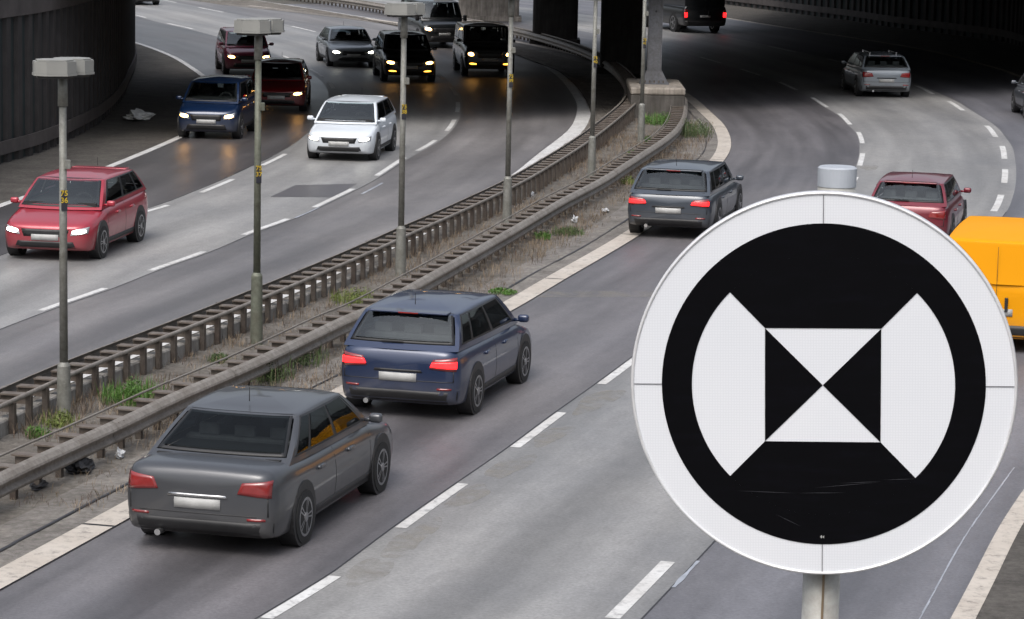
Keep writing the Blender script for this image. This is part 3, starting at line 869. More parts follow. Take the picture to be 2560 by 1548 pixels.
# scratches
bm = bmesh.new(); rr = random.Random(5)
for (x, z, l, a) in ((-215, -272, 150, -0.03), (-60, -276, 120, 0.02), (40, -250, 110, 0.06), (-20, -262, 160, 0.10), (150, -240, 90, 0.05), (-120, -330, 70, -0.5)):
    w_ = 0.0005
    bm.faces.new([bm.verts.new((p[0]*SC, -0.0017, p[1]*SC + q)) for p, q in (((x, z), 0), ((x+l*0.5, z+l*math.sin(a)*0.5), -w_), ((x+l, z+l*math.sin(a)), 0), ((x+l*0.5, z+l*math.sin(a)*0.5), w_))])
M['scratch'] = simple('sign_scratch', (0.022, 0.022, 0.028), 0.7)
obj('scratch', bm, M['scratch'], pl)
# pole with weld seam, clamps and cap; foot in a concrete block
pw = 47.5*SC
bm = bmesh.new(); cyl(bm, (0.012, 0.075, 0.0), pw, pw, zc + 500*SC, 36); po = obj('pole', bm, M['galv_pole'], sign, True)
bm = bmesh.new(); box(bm, (0.016, 0.075-pw-0.0005, (zc-0.34)/2), (0.0045, 0.004, zc-0.34)); obj('weld_seam', bm, M['weld'], po)
bm = bmesh.new(); cyl(bm, (0.012, 0.075, zc+490*SC), pw*1.03, pw*1.03, 46*SC, 36); cyl(bm, (0.012, 0.075, zc+536*SC), pw*1.03, pw*0.93, 4*SC, 36); obj('cap', bm, M['cap'], sign)
for dz in (-0.22, 0.22):
    bm = bmesh.new(); box(bm, (0.012, 0.045, zc+dz), (0.14, 0.05, 0.035), 0, 0, 0.004); obj('clamp', bm, M['galv_pole'], sign)
bm = bmesh.new(); box(bm, (0.012, 0.075, 0.06), (0.5, 0.5, 0.16), 0, 0, 0.02); obj('foundation', bm, M['concrete'], sign)
tag(sign, 'big round white sign with black ring and hourglass-in-square figure on a galvanised pole', 'sign')

# ------------------------------------------------------------------ vehicles
def interp(tab, t):
    """smooth table lookup"""
    ts = [r[0] for r in tab]
    if t <= ts[0]: return tab[0][1:]
    if t >= ts[-1]: return tab[-1][1:]
    i = max(k for k in range(len(ts)) if ts[k] <= t)
    i = min(i, len(ts)-2)
    w = (t-ts[i])/(ts[i+1]-ts[i])
    return tuple(a+(b-a)*w for a, b in zip(tab[i][1:], tab[i+1][1:]))

KINDS = {
 # lower body: (t from nose, half-width fraction, bottom, top); cabin: front/rear base and roof points as fractions of length from nose
 'hatch': dict(L=4.1, W=1.76, H=1.47, low=[(0,.05,.42,.56),(.003,.45,.34,.62),(.010,.72,.27,.66),(.026,.86,.22,.70),(.06,.955,.19,.745),(.12,.99,.18,.80),(.20,1,.18,.87),(.27,1,.18,.93),(.5,1,.18,.96),(.8,1,.18,.98),(.92,.985,.19,.99),(.965,.95,.22,.985),(.985,.88,.28,.95),(.995,.74,.36,.86),(1,.05,.45,.75)],
    cab=(.215,.405,.85,.975), belt=(.92,.985), wr=.72),
 'mini': dict(L=3.65, W=1.68, H=1.56, low=[(0,.05,.44,.60),(.003,.5,.36,.68),(.011,.76,.28,.74),(.028,.88,.22,.79),(.065,.96,.19,.85),(.12,.99,.18,.91),(.18,1,.18,.98),(.5,1,.18,1.02),(.9,1,.19,1.05),(.965,.97,.22,1.04),(.985,.9,.28,1.0),(.995,.76,.36,.9),(1,.05,.45,.8)],
    cab=(.155,.37,.90,.98), belt=(.98,1.04), wr=.76),
 'suv': dict(L=4.5, W=1.86, H=1.66, low=[(0,.05,.5,.66),(.003,.5,.42,.74),(.010,.76,.33,.80),(.024,.88,.27,.85),(.055,.96,.24,.90),(.12,.99,.23,.95),(.20,1,.23,1.0),(.27,1,.23,1.05),(.5,1,.23,1.07),(.8,1,.23,1.09),(.93,.985,.24,1.1),(.97,.95,.28,1.09),(.988,.88,.34,1.05),(.996,.74,.42,.95),(1,.05,.52,.85)],
    cab=(.245,.40,.85,.98), belt=(1.05,1.09), wr=.75),
 'boxy': dict(L=4.5, W=1.86, H=1.84, low=[(0,.05,.55,.75),(.002,.7,.45,.92),(.008,.90,.36,1.0),(.02,.96,.30,1.05),(.05,.985,.28,1.09),(.2,1,.28,1.13),(.3,1,.28,1.16),(.6,1,.28,1.17),(.95,1,.28,1.17),(.985,.97,.30,1.17),(.996,.9,.36,1.12),(1,.05,.5,.9)],
    cab=(.27,.345,.955,.985), belt=(1.16,1.17), wr=.86),
 'sedan': dict(L=4.6, W=1.80, H=1.42, low=[(0,.05,.42,.56),(.003,.45,.34,.62),(.010,.72,.27,.66),(.026,.86,.22,.70),(.06,.955,.19,.75),(.12,.99,.18,.80),(.22,1,.18,.87),(.28,1,.18,.92),(.5,1,.18,.94),(.75,1,.18,.95),(.85,1,.18,.975),(.93,.985,.19,.98),(.97,.95,.22,.97),(.988,.88,.28,.93),(.996,.74,.36,.85),(1,.05,.45,.72)],
    cab=(.235,.40,.68,.875), belt=(.91,.955), wr=.70),
 'van': dict(L=5.0, W=1.92, H=1.98, low=[(0,.05,.5,.68),(.003,.55,.4,.80),(.009,.80,.32,.90),(.022,.92,.26,.98),(.05,.975,.24,1.05),(.10,.99,.23,1.12),(.17,1,.23,1.18),(.5,1,.23,1.2),(.95,1,.23,1.2),(.985,.98,.25,1.2),(.996,.92,.3,1.15),(1,.05,.45,.9)],
    cab=(.11,.255,.965,.99), belt=(1.16,1.2), wr=.84),
 'truck': dict(L=6.5, W=2.2, H=2.75, low=[(0,.05,.5,.8),(.003,.7,.42,1.0),(.01,.92,.36,1.15),(.03,.98,.33,1.25),(.2,1,.33,1.3),(.97,1,.33,1.3),(.992,.99,.34,1.3),(.998,.95,.38,1.25),(1,.05,.5,1.0)],
    cab=(.04,.10,.985,.99), belt=(1.25,1.3), wr=.94),
}

def section(w, zb, zt, n=22):
    h = zt-zb
    key = [(0, zb), (.60*w, zb), (.90*w, zb+.02*h), (.965*w, zb+.13*h), (w, zb+.42*h), (.992*w, zb+.68*h), (.955*w, zb+.86*h), (.86*w, zt-.025*h), (.5*w, zt+.006), (0, zt+.012)]
    q = [key[0]] + key + [key[-1]]
    out = []
    m = len(key)-1
    for i in range(n+1):
        f = m*i/n; k = min(int(f), m-1); t = f-k
        p0, p1, p2, p3 = (Vector(q[k+j]) for j in range(4))
        v = cr(p0, p1, p2, p3, t); out.append((max(0, v.x), v.y))
    out[0] = (0, zb); out[-1] = (0, key[-1][1])
    return out

def body_mesh(K):
    L, Wd, H = K['L'], K['W'], K['H']; hw = Wd/2
    bm = bmesh.new()
    ts = sorted({0, .0015, .003, .006, .010, .017, .026, .04, .06, .09, .12} | {.12+.05*i for i in range(1, 17)} | {.94, .955, .965, .975, .985, .99, .995, .998, 1})
    rings = []
    for t in ts:
        w, zb, zt = interp(K['low'], t)
        half = section(w*hw, zb, zt)
        y = L/2 - t*L
        ring = [bm.verts.new((x, y, z)) for x, z in half] + [bm.verts.new((-x, y, z)) for x, z in half[-2:0:-1]]
        rings.append(ring)
    for a, b in zip(rings, rings[1:]):
        n = len(a)
        for i in range(n): bm.faces.new((a[i], b[i], b[(i+1) % n], a[(i+1) % n]))
    bm.faces.new(rings[0]); bm.faces.new(rings[-1][::-1])
    # cabin
    f0, f1, r1, r0 = (L/2 - q*L for q in K['cab'])
    zf, zr = K['belt']; wb, wt = .915*hw, K['wr']*hw
    def ring(s):
        """closed loop at height fraction s, front edge bowed"""
        e = 1-(1-s)**1.15
        yf = f0+(f1-f0)*s; yr = r0+(r1-r0)*(s**0.9 if s > 0 else 0)
        w = wb+(wt-wb)*(s**1.25)
        pts = []
        UU = (-1, -.93, -.62, -.31, 0, .31, .62, .93, 1)
        VV = (.07, .2, .35, .5, .65, .8, .94)
        zs = lambda v: (zf+(zr-zf)*v)-.03
        for u in UU:                        # front edge left to right
            pts.append((u*w, yf + .11*(1-u*u) - .03*abs(u)**6, zf-.03 + (H-.035-zf+.03)*e))
        for v in VV:
            pts.append((w*(1+.02*math.sin(math.pi*v)), yf+(yr-yf)*v, zs(v) + (H-.035-zs(v))*e + .018*math.sin(math.pi*v)*s))
        for u in UU[::-1]:
            pts.append((u*w, yr - .06*(1-u*u) + .03*abs(u)**6, zr-.03 + (H-.05-zr+.03)*e))
        for v in VV[::-1]:
            pts.append((-w*(1+.02*math.sin(math.pi*v)), yf+(yr-yf)*v, zs(v) + (H-.035-zs(v))*e + .018*math.sin(math.pi*v)*s))
        return pts
    levels = [ring(q) for q in (0, .13, .3, .5, .7, .82, .86)]
    edge = ring(.86)
    cx_y = sum(p[1] for p in edge)/len(edge); half_y = max(abs(p[1]-cx_y) for p in edge)
    ztop = H - .035
    for a_ in (14, 28, 42, 56, 70, 82):
        ca, sa = 1-math.cos(R(a_)), math.sin(R(a_))
        loop = []
        for x, y, z in edge:
            dy = y-cx_y
            zz = z + (ztop-z)*sa - .045*(dy/half_y)**2*sa
            loop.append((x*(1-.23*ca), cx_y+dy*(1-.17*ca*(1 if abs(dy) > half_y*.6 else .6)), zz))
        levels.append(loop)
    last = levels[-1]
    cr_ = [[bm.verts.new(p) for p in lv] for lv in levels]
    for li, (a, b) in enumerate(zip(cr_, cr_[1:])):
        n = len(a)
        for i in range(n):
            f = bm.faces.new((a[i], a[(i+1) % n], b[(i+1) % n], b[i]))
            if 1 <= li <= 4:                 # window openings, cut out later
                if 1 <= i <= 6: f.material_index = 1
                elif 9 <= i <= 14 or 25 <= i <= 30: f.material_index = 2
                elif 17 <= i <= 22: f.material_index = 3
    prev = cr_[-1]
    for k in (.82, .6, .35, .12):
        cur = []
        for x, y, z in last:
            X, Y = x*k, cx_y+(y-cx_y)*k
            zz = ztop + .035*(1-k*k) - .045*((Y-cx_y)/half_y)**2 + (z-(ztop-.045*((y-cx_y)/half_y)**2))*k*k
            cur.append(bm.verts.new((X, Y, zz)))
        n = len(cur)
        for i in range(n): bm.faces.new((prev[i], prev[(i+1) % n], cur[(i+1) % n], cur[i]))
        prev = cur
    bm.faces.new(prev)
    bmesh.ops.recalc_face_normals(bm, faces=bm.faces[:])
    return bm, (f0, f1, r1, r0, zf, zr, wb, wt)

def patch(tree, name, quad, d, m, parent, off=0.006, nu=8, nv=6, rd=False, holes=()):
    """shell lying on the body: quad corners in the plane seen along d ('F','B','R','L')"""
    big = 10
    bm = bmesh.new(); pane = m in (M['glass'], M['glass_pale'], M['glass_tint'])
    def shoot(a, b):
        if d == 'F': o, v = Vector((a, big, b)), Vector((0, -1, 0))
        elif d == 'B': o, v = Vector((a, -big, b)), Vector((0, 1, 0))
        elif d == 'R': o, v = Vector((big, a, b)), Vector((-1, 0, 0))
        else: o, v = Vector((-big, a, b)), Vector((1, 0, 0))
        h, n_, i_, _ = tree.ray_cast(o, v)
        return h, n_
    g = []
    for j in range(nv+1):
        row = []
        for i in range(nu+1):
            u, v = i/nu, j/nv
            if rd:
                U, V = 2*u-1, 2*v-1
                u, v = (U*math.sqrt(1-V*V/2)+1)/2, (V*math.sqrt(1-U*U/2)+1)/2
            a = (1-v)*((1-u)*quad[0][0]+u*quad[1][0]) + v*((1-u)*quad[3][0]+u*quad[2][0])
            b = (1-v)*((1-u)*quad[0][1]+u*quad[1][1]) + v*((1-u)*quad[3][1]+u*quad[2][1])
            row.append(shoot(a, b))
        g.append(row)
    vt = [[None]*(nu+1) for _ in range(nv+1)]; vb = [[None]*(nu+1) for _ in range(nv+1)]
    for j in range(nv+1):
        for i in range(nu+1):
            h, n_ = g[j][i]
            if h is None: continue
            vt[j][i] = bm.verts.new(h + n_*off); vb[j][i] = bm.verts.new(h - n_*0.012)
    def q(a, b, c, e):
        if None not in (a, b, c, e):
            try: bm.faces.new((a, b, c, e))
            except ValueError: pass
    for j in range(nv):
        for i in range(nu):
            if any(h_[0] < (i+.5)/nu < h_[1] and h_[2] < (j+.5)/nv < h_[3] for h_ in holes): continue
            q(vt[j][i], vt[j][i+1], vt[j+1][i+1], vt[j+1][i])
            if not pane: q(vb[j][i], vb[j+1][i], vb[j+1][i+1], vb[j][i+1])
    for i in range(nu if not pane else 0):
        q(vt[0][i], vb[0][i], vb[0][i+1], vt[0][i+1]); q(vt[nv][i], vt[nv][i+1], vb[nv][i+1], vb[nv][i])
    for j in range(nv if not pane else 0):
        q(vt[j][0], vt[j+1][0], vb[j+1][0], vb[j][0]); q(vt[j][nu], vb[j][nu], vb[j+1][nu], vt[j+1][nu])
    if pane: bmesh.ops.delete(bm, geom=[v for v in bm.verts if not v.link_faces], context='VERTS')
    o = obj(name, bm, m, parent, True)
    return o

_bodies = {}
def vehicle(kind, color, label, cat, name, pos, fwd, group=None, glass='glass', lamps=None, tail=None, L=None, W=None, H=None, plate=True, fog=False, blind=False, rack=False, cargo=False):
    K = dict(KINDS[kind])
    if L: K['L'] = L
    if W: K['W'] = W
    if H: K['H'] = H
    L, Wd, H = K['L'], K['W'], K['H']; hw = Wd/2
    if H < KINDS[kind]['H']-0.05:      # a lower version of the same body
        q = H/KINDS[kind]['H']
        K['low'] = [(t, w_, b_*(0.5+0.5*q), z_*q) for t, w_, b_, z_ in K['low']]; K['belt'] = (K['belt'][0]*q, K['belt'][1]*q)
    root = empty(name, pos, math.atan2(-fwd.x, fwd.y))
    key = (kind, L, Wd, H)
    bm, g = body_mesh(K)
    tree = BVHTree.FromBMesh(bm)
    f0, f1, r1, r0, zf, zr, wb, wt = g
    opens = {1} | (set() if (cargo or kind == 'truck') else {2}) | (set() if (blind or kind == 'truck') else {3})
    bmesh.ops.delete(bm, geom=[f for f in bm.faces if f.material_index in opens], context='FACES_ONLY')
    for f in bm.faces: f.material_index = 0
    body = obj('body', bm, color, root, True)
    m_ = body.modifiers.new('edge', 'EDGE_SPLIT'); m_.split_angle = R(55)
    G = M[glass]
    top = H-.035
    def lw(s): return wb+(wt-wb)*(s**1.25)
    zw = lambda s: zf-.03+(top-zf+.03)*(1-(1-s)**1.15)
    zq = lambda s: zr-.03+(top-zr+.03)*(1-(1-s)**1.15)
    # windows
    patch(tree, 'windscreen_seal', [(-lw(.07)*.95, zw(.07)), (lw(.07)*.95, zw(.07)), (lw(.9)*.93, zw(.90)), (-lw(.9)*.93, zw(.90))], 'F', M['trim'], root, off=.003, nu=26, nv=16, holes=[(.045, .955, .09, .93)])
    patch(tree, 'windscreen', [(-lw(.12)*.93, zw(.13)), (lw(.12)*.93, zw(.13)), (lw(.86)*.90, zw(.86)), (-lw(.86)*.90, zw(.86))], 'F', G, root, nu=12)
    if kind not in ('truck',) and not blind:
        patch(tree, 'rear_window_seal', [(-lw(.14)*.92, zq(.14)), (lw(.14)*.92, zq(.14)), (lw(.9)*.91, zq(.87)), (-lw(.9)*.91, zq(.87))], 'B', M['trim'], root, off=.003, nu=26, nv=16, holes=[(.05, .95, .08, .93)])
        patch(tree, 'rear_window', [(-lw(.2)*.88, zq(.20)), (lw(.2)*.88, zq(.20)), (lw(.86)*.86, zq(.83)), (-lw(.86)*.86, zq(.83))], 'B', G, root, nu=12)
    sy = lambda v, s: (f0+(f1-f0)*s)*(1-v) + (r0+(r1-r0)*s)*v
    if kind == 'truck' or cargo: wins = [(.06, .26)]
    elif kind == 'van': wins = [(.07, .30), (.34, .62), (.66, .92)]
    else: wins = [(.09, .43), (.47, .76), (.80, .93)]
    for side in 'RL':
        if not cargo and kind != 'truck':
            a, b = wins[0][0]-.025, wins[-1][1]+.02
            zs = lambda v, s: (zf+(zr-zf)*v)-.03+(top-(zf+(zr-zf)*v)+.03)*(1-(1-s)**1.15)
            patch(tree, 'side_window_seal', [(sy(a, .12), zs(a, .12)), (sy(b, .12), zs(b, .12)), (sy(b, .85), zs(b, .85)), (sy(a+.02, .85), zs(a, .85))], side, M['trim'], root, off=.003, nu=34, nv=14, holes=[((w0_-a)/(b-a), (w1_-a)/(b-a), .06, .94) for w0_, w1_ in wins])
        for a, b in wins:
            zs = lambda v, s: (zf+(zr-zf)*v)-.03+(top-(zf+(zr-zf)*v)+.03)*(1-(1-s)**1.15)
            patch(tree, 'side_window', [(sy(a, .16), zs(a, .16)), (sy(b, .16), zs(b, .16)), (sy(b, .80), zs(b, .80)), (sy(a+(.02 if a < .2 else 0), .80), zs(a, .80))], side, G, root, nu=6, nv=5)
    if True:
        yb0, yb1 = f0-.02, r0+.02
        bm = bmesh.new()
        wtray = wb*.93
        prism(bm, [(-wtray*.93, yb1+.04), (wtray*.93, yb1+.04), (wtray*.93, yb0-.02), (-wtray*.93, yb0-.02)], zf-.05, max(zf, zr)+.022)
        obj('cabin_tray', bm, M['interior'], root)
        if kind != 'truck':
            ys = f1 + (r1-f1)*.22
            hz = H-.20
            for sx in (1, -1):
                bm = bmesh.new()
                box(bm, (sx*.36, ys-.06, (zf+hz-.20)/2+.02), (.46, .13, hz-.20-zf+.06), 0, 0, .04)
                box(bm, (sx*.36, ys-.10, hz-.10), (.24, .09, .17), 0, 0, .035)
                obj('front_seat', bm, M['interior_grey'], root)
            bm = bmesh.new(); box(bm, (0, f0-.20, zf+.05), (wb*1.75, .30, .07), 0, 0, .02); obj('dashboard', bm, M['interior'], root)
            if not cargo:
                yr_ = r1 + .10 if kind != 'sedan' else r1 + .05
                bm = bmesh.new(); box(bm, (0, yr_, (zr+hz-.24)/2+.02), (wb*1.7, .13, max(.06, hz-.24-zr+.06)), 0, 0, .03)
                obj('rear_bench', bm, M['interior_grey'], root)
                for sx in (-1, 0, 1):
                    bm = bmesh.new(); box(bm, (sx*.42, yr_-.02, hz-.13), (.25, .08, .15), 0, 0, .03); obj('headrest', bm, M['interior_grey'], root)
            bm = bmesh.new()
            rw_ = .18
            for k_ in range(20):
                a0_, a1_ = k_*2*math.pi/20, (k_+1)*2*math.pi/20
                q0 = Vector((-.36+math.cos(a0_)*rw_, f0-.40, zf+.06+math.sin(a0_)*rw_)); q1 = Vector((-.36+math.cos(a1_)*rw_, f0-.40, zf+.06+math.sin(a1_)*rw_))
                box(bm, (q0+q1)/2, (.06, .03, .03))
            obj('steering_wheel', bm, M['interior'], root)
    # front
    zt0 = interp(K['low'], .03)[2]; zb0 = interp(K['low'], .03)[1]
    hh = zt0-zb0
    gz0, gz1 = zb0+.52*hh, zb0+.80*hh
    patch(tree, 'grille', [(-.46*hw, gz0), (.46*hw, gz0), (.52*hw, gz1), (-.52*hw, gz1)], 'F', M['trim'], root, nu=10, nv=3)
    patch(tree, 'lower_intake', [(-.66*hw, zb0+.10*hh), (.66*hw, zb0+.10*hh), (.60*hw, zb0+.34*hh), (-.60*hw, zb0+.34*hh)], 'F', M['trim'], root, nu=10, nv=3)
    if plate:
        patch(tree, 'number_plate', [(-.26, zb0+.38*hh), (.26, zb0+.38*hh), (.26, zb0+.38*hh+.11), (-.26, zb0+.38*hh+.11)], 'F', M['plate'], root, off=.014, nu=6, nv=2)
    LM = M[lamps] if lamps else M['lens_clear']
    for sx in (1, -1):
        if kind == 'boxy':
            hq = [(.60*hw, zb0+.58*hh), (.88*hw, zb0+.58*hh), (.88*hw, zb0+.80*hh), (.60*hw, zb0+.80*hh)]
        else:
            hq = [(.55*hw, zb0+.58*hh), (.885*hw, zb0+.66*hh), (.90*hw, zb0+.90*hh), (.58*hw, zb0+.78*hh)]
        lens = patch(tree, 'headlight', [(x*sx, z) for x, z in hq], 'F', M['lens_clear'], root, off=.010, nu=8, nv=4)
        if lamps:
            cx = sum(p[0] for p in hq)/4; cz = sum(p[1] for p in hq)/4
            bx, bz = (.125*hw, .10*hh) if kind != 'boxy' else (.10*hw, .10*hh)
            patch(tree, 'lamp_bulb', [((cx-bx*1.15)*sx, cz-bz), ((cx+bx)*sx, cz-bz*.6), ((cx+bx)*sx, cz+bz), ((cx-bx*1.15)*sx, cz+bz*.7)], 'F', LM, lens, off=.018, nu=8, nv=8, rd=True)
        if fog:
            patch(tree, 'fog_light', [(.50*hw*sx, zb0+.21*hh), (.78*hw*sx, zb0+.22*hh), (.80*hw*sx, zb0+.29*hh), (.52*hw*sx, zb0+.27*hh)], 'F', M['lamp_amber'], root, off=.012, nu=8, nv=6, rd=True)
    # rear
    zt1 = interp(K['low'], .95)[2]; zb1 = interp(K['low'], .95)[1]; h1 = zt1-zb1
    for sx in (1, -1):
        if kind in ('boxy', 'van', 'truck'):
            tq = [(.82*hw, zb1+.35*h1), (.95*hw, zb1+.35*h1), (.95*hw, zb1+.80*h1), (.82*hw, zb1+.80*h1)]
        else:
            tq = [(.50*hw, zb1+.66*h1), (.90*hw, zb1+.62*h1), (.90*hw, zb1+.86*h1), (.56*hw, zb1+.82*h1)]
        tl = patch(tree, 'taillight', [(x*sx, z) for x, z in tq], 'B', M['lens_red'], root, off=.010, nu=8, nv=4)
        if tail:
            c = [(x*sx, z) for x, z in tq]
            lo = [tuple(c[0][k]*.80+c[3][k]*.20 for k in (0, 1)), tuple(c[1][k]*.80+c[2][k]*.20 for k in (0, 1)), tuple(c[1][k]*.30+c[2][k]*.70 for k in (0, 1)), tuple(c[0][k]*.30+c[3][k]*.70 for k in (0, 1))]
            patch(tree, 'lamp_bulb', lo, 'B', M['lamp_red'], tl, off=.016, nu=8, nv=4)
    if plate:
        patch(tree, 'number_plate', [(-.26, zb1+.42*h1), (.26, zb1+.42*h1), (.26, zb1+.42*h1+.11), (-.26, zb1+.42*h1+.11)], 'B', M['plate'], root, off=.014, nu=6, nv=2)
    patch(tree, 'rear_bumper', [(-.90*hw, zb1+.05*h1), (.90*hw, zb1+.05*h1), (.92*hw, zb1+.26*h1), (-.92*hw, zb1+.26*h1)], 'B', M['trim'], root, nu=12, nv=3)
    if kind in ('hatch', 'mini', 'suv', 'sedan', 'boxy'):
        s0 = .44 if kind != 'sedan' else .36
        for sx in (1, -1):       # shut line of the tailgate, reflectors, exhaust
            patch(tree, 'tailgate_seam', [(.86*hw*sx, zb1+s0*h1), (.875*hw*sx, zb1+s0*h1), (.875*hw*sx, zb1+.62*h1), (.86*hw*sx, zb1+.62*h1)], 'B', M['trim'], root, off=.003, nu=1, nv=3)
            patch(tree, 'reflector', [(.62*hw*sx, zb1+.29*h1), (.84*hw*sx, zb1+.29*h1), (.84*hw*sx, zb1+.325*h1), (.62*hw*sx, zb1+.325*h1)], 'B', M['lens_red'], root, off=.006, nu=4, nv=1)
        patch(tree, 'tailgate_seam', [(-.875*hw, zb1+(s0-.012)*h1), (.875*hw, zb1+(s0-.012)*h1), (.875*hw, zb1+s0*h1), (-.875*hw, zb1+s0*h1)], 'B', M['trim'], root, off=.003, nu=12, nv=1)
        patch(tree, 'tailgate_grip', [(-.34, zb1+.585*h1), (.34, zb1+.585*h1), (.32, zb1+.625*h1), (-.32, zb1+.625*h1)], 'B', M['chrome'] if kind == 'sedan' else M['trim'], root, off=.012, nu=6, nv=1)
        bm = bmesh.new(); cyl(bm, (-.5*hw, -L/2-.01, zb1+.03), .035, .035, .22, 14, 'Y'); obj('exhaust', bm, M['chrome'], root)
        for sx in (1, -1):       # door shut lines
            for a in ((.22, -.06) if kind != 'boxy' else (.2, -.06)):
                sd = 'R' if sx > 0 else 'L'
                patch(tree, 'door_seam', [(a*L+.006, .34), (a*L-.006, .34), (a*L-.006, zf-.03), (a*L+.006, zf-.03)], sd, M['trim'], root, off=.002, nu=1, nv=6)
    if kind in ('hatch', 'suv', 'mini') :
        bm = bmesh.new()
        box(bm, (0, r1-.06, H-.075), (wt*1.72, .22, .028), 0, 0, .01)
        obj('roof_spoiler', bm, color, root)
        bm = bmesh.new(); box(bm, (0, r1-.172, H-.078), (.28, .012, .018)); obj('brake_light', bm, M['lens_red'], root)
        bm = bmesh.new(); box(bm, (-.12, (r0*.80+r1*.20)-.085, zr+.06), (.30, .015, .015)); obj('rear_wiper', bm, M['trim'], root)
    if kind in ('van', 'truck'):
        bm = bmesh.new(); box(bm, (0, -L/2-0.012, (zb1+H)/2+.05), (.006, .010, H-zb1-.45)); obj('door_seam', bm, M['trim'], root)
        bm = bmesh.new(); box(bm, (.16, -L/2-0.02, zb1+.62*h1), (.05, .05, .22), 0, 0, .01); obj('door_handle', bm, M['trim'], root)
    # sides: sills, handles, mirrors
    for sx, side in ((1, 'R'), (-1, 'L')):
        patch(tree, 'sill', [(.26*L, .21+zb0*.2), (-.24*L, .21+zb0*.2), (-.24*L, .30+zb0*.2), (.26*L, .30+zb0*.2)], side, M['trim'], root, nu=8, nv=2)
        for a in ((.06, -.17) if not (cargo or kind == 'truck') else (.18,)):
            patch(tree, 'door_handle', [(a*L+.10, zf-.17), (a*L-.10, zf-.17), (a*L-.10, zf-.13), (a*L+.10, zf-.13)], side, color, root, off=.03, nu=3, nv=1)
        bm = bmesh.new()
        box(bm, (sx*(hw+.06), f0-.22*(f0-f1) - .05, zf+.075), (.16, .10, .11 if kind not in ('van', 'truck') else .26), 0, 0, .035)
        box(bm, (sx*(hw-.02), f0-.22*(f0-f1) - .05, zf+.05), (.12, .05, .04))
        obj('side_mirror', bm, color if kind not in ('van', 'truck', 'boxy') else M['trim'], root, True)
    # wheels with dark arches
    wr_ = .315 if kind in ('hatch', 'sedan', 'mini') else .36 if kind != 'truck' else .45
    for sx in (1, -1):
        for yy in (L/2 - .19*L, -L/2 + .20*L):
            bm = bmesh.new(); cyl(bm, (sx*(hw-.10) - .105, yy, wr_+.035), wr_+.055, wr_+.055, .21, 28, 'X')
            obj('wheel_arch', bm, M['trim'], root)
            w_ = empty('wheel', (sx*(hw-.10), yy, wr_)); w_.parent = root
            bm = bmesh.new(); cyl(bm, (-.115, 0, 0), wr_-.02, wr_-.02, .23, 30, 'X'); cyl(bm, (-.09, 0, 0), wr_, wr_, .18, 30, 'X'); obj('tyre', bm, M['tyre'], w_)
            bm = bmesh.new(); cyl(bm, (-.113, 0, 0), wr_*.66, wr_*.66, .226, 24, 'X', 1)
            for s2 in (.119, -.119):
                cyl(bm, (s2-.006, 0, 0), wr_*.17, wr_*.17, .014, 14, 'X')
                for q in range(5):
                    a = q*2*math.pi/5
                    for w2 in (-.13, .13):
                        p_ = [(math.cos(a+w2*k_)*r_, math.sin(a+w2*k_)*r_) for r_, k_ in ((wr_*.10, 1), (wr_*.66, .65), (wr_*.66, 1.5), (wr_*.10, 3.5))]
                        bm.faces.new([bm.verts.new((s2, y_, z_)) for y_, z_ in p_])
                nn_ = 24
                ra = [bm.verts.new((s2, math.cos(k_*6.2832/nn_)*wr_*.60, math.sin(k_*6.2832/nn_)*wr_*.60)) for k_ in range(nn_)]
                rb = [bm.verts.new((s2, math.cos(k_*6.2832/nn_)*wr_*.69, math.sin(k_*6.2832/nn_)*wr_*.69)) for k_ in range(nn_)]
                for k_ in range(nn_): bm.faces.new((ra[k_], ra[(k_+1) % nn_], rb[(k_+1) % nn_], rb[k_]))
            obj('rim', bm, [M['rim'], M['trim']], w_)
    if rack:
        for sx in (1, -1):
            bm = bmesh.new(); box(bm, (sx*wt*.70, (f1+r1)/2, H+.010), (.035, abs(f1-r1)*.8, .03), 0, 0, .008)
            for q in (-.35, .35): box(bm, (sx*wt*.70, (f1+r1)/2+q*abs(f1-r1), H-.025), (.03, .06, .08))
            obj('roof_rail', bm, M['chrome'], root)
    if kind in ('hatch', 'sedan', 'suv'):
        bm = bmesh.new(); cyl(bm, (0, r1+.15, H-.01), .006, .003, .16, 6); obj('aerial', bm, M['trim'], root)
    tag(root, label, cat, group)
    return root

GL, GR = 'vehicles coming towards the camera', 'vehicles driving away from the camera'
def oncoming(px, py, path, kind, color, label, **kw):
    p = P(px, py); d = path.near(p); f = -path.tan(d)
    K = KINDS[kind]; L = kw.get('L') or K['L']
    return vehicle(kind, color, label, kw.pop('cat', 'car'), kw.pop('name', 'car'), p - f*(L/2), f, GL, **kw)
def leaving(px, py, path, kind, color, label, **kw):
    p = P(px, py); d = path.near(p); f = path.tan(d)
    K = KINDS[kind]; L = kw.get('L') or K['L']
    return vehicle(kind, color, label, kw.pop('cat', 'car'), kw.pop('name', 'car'), p + f*(L/2), f, GR, **kw)

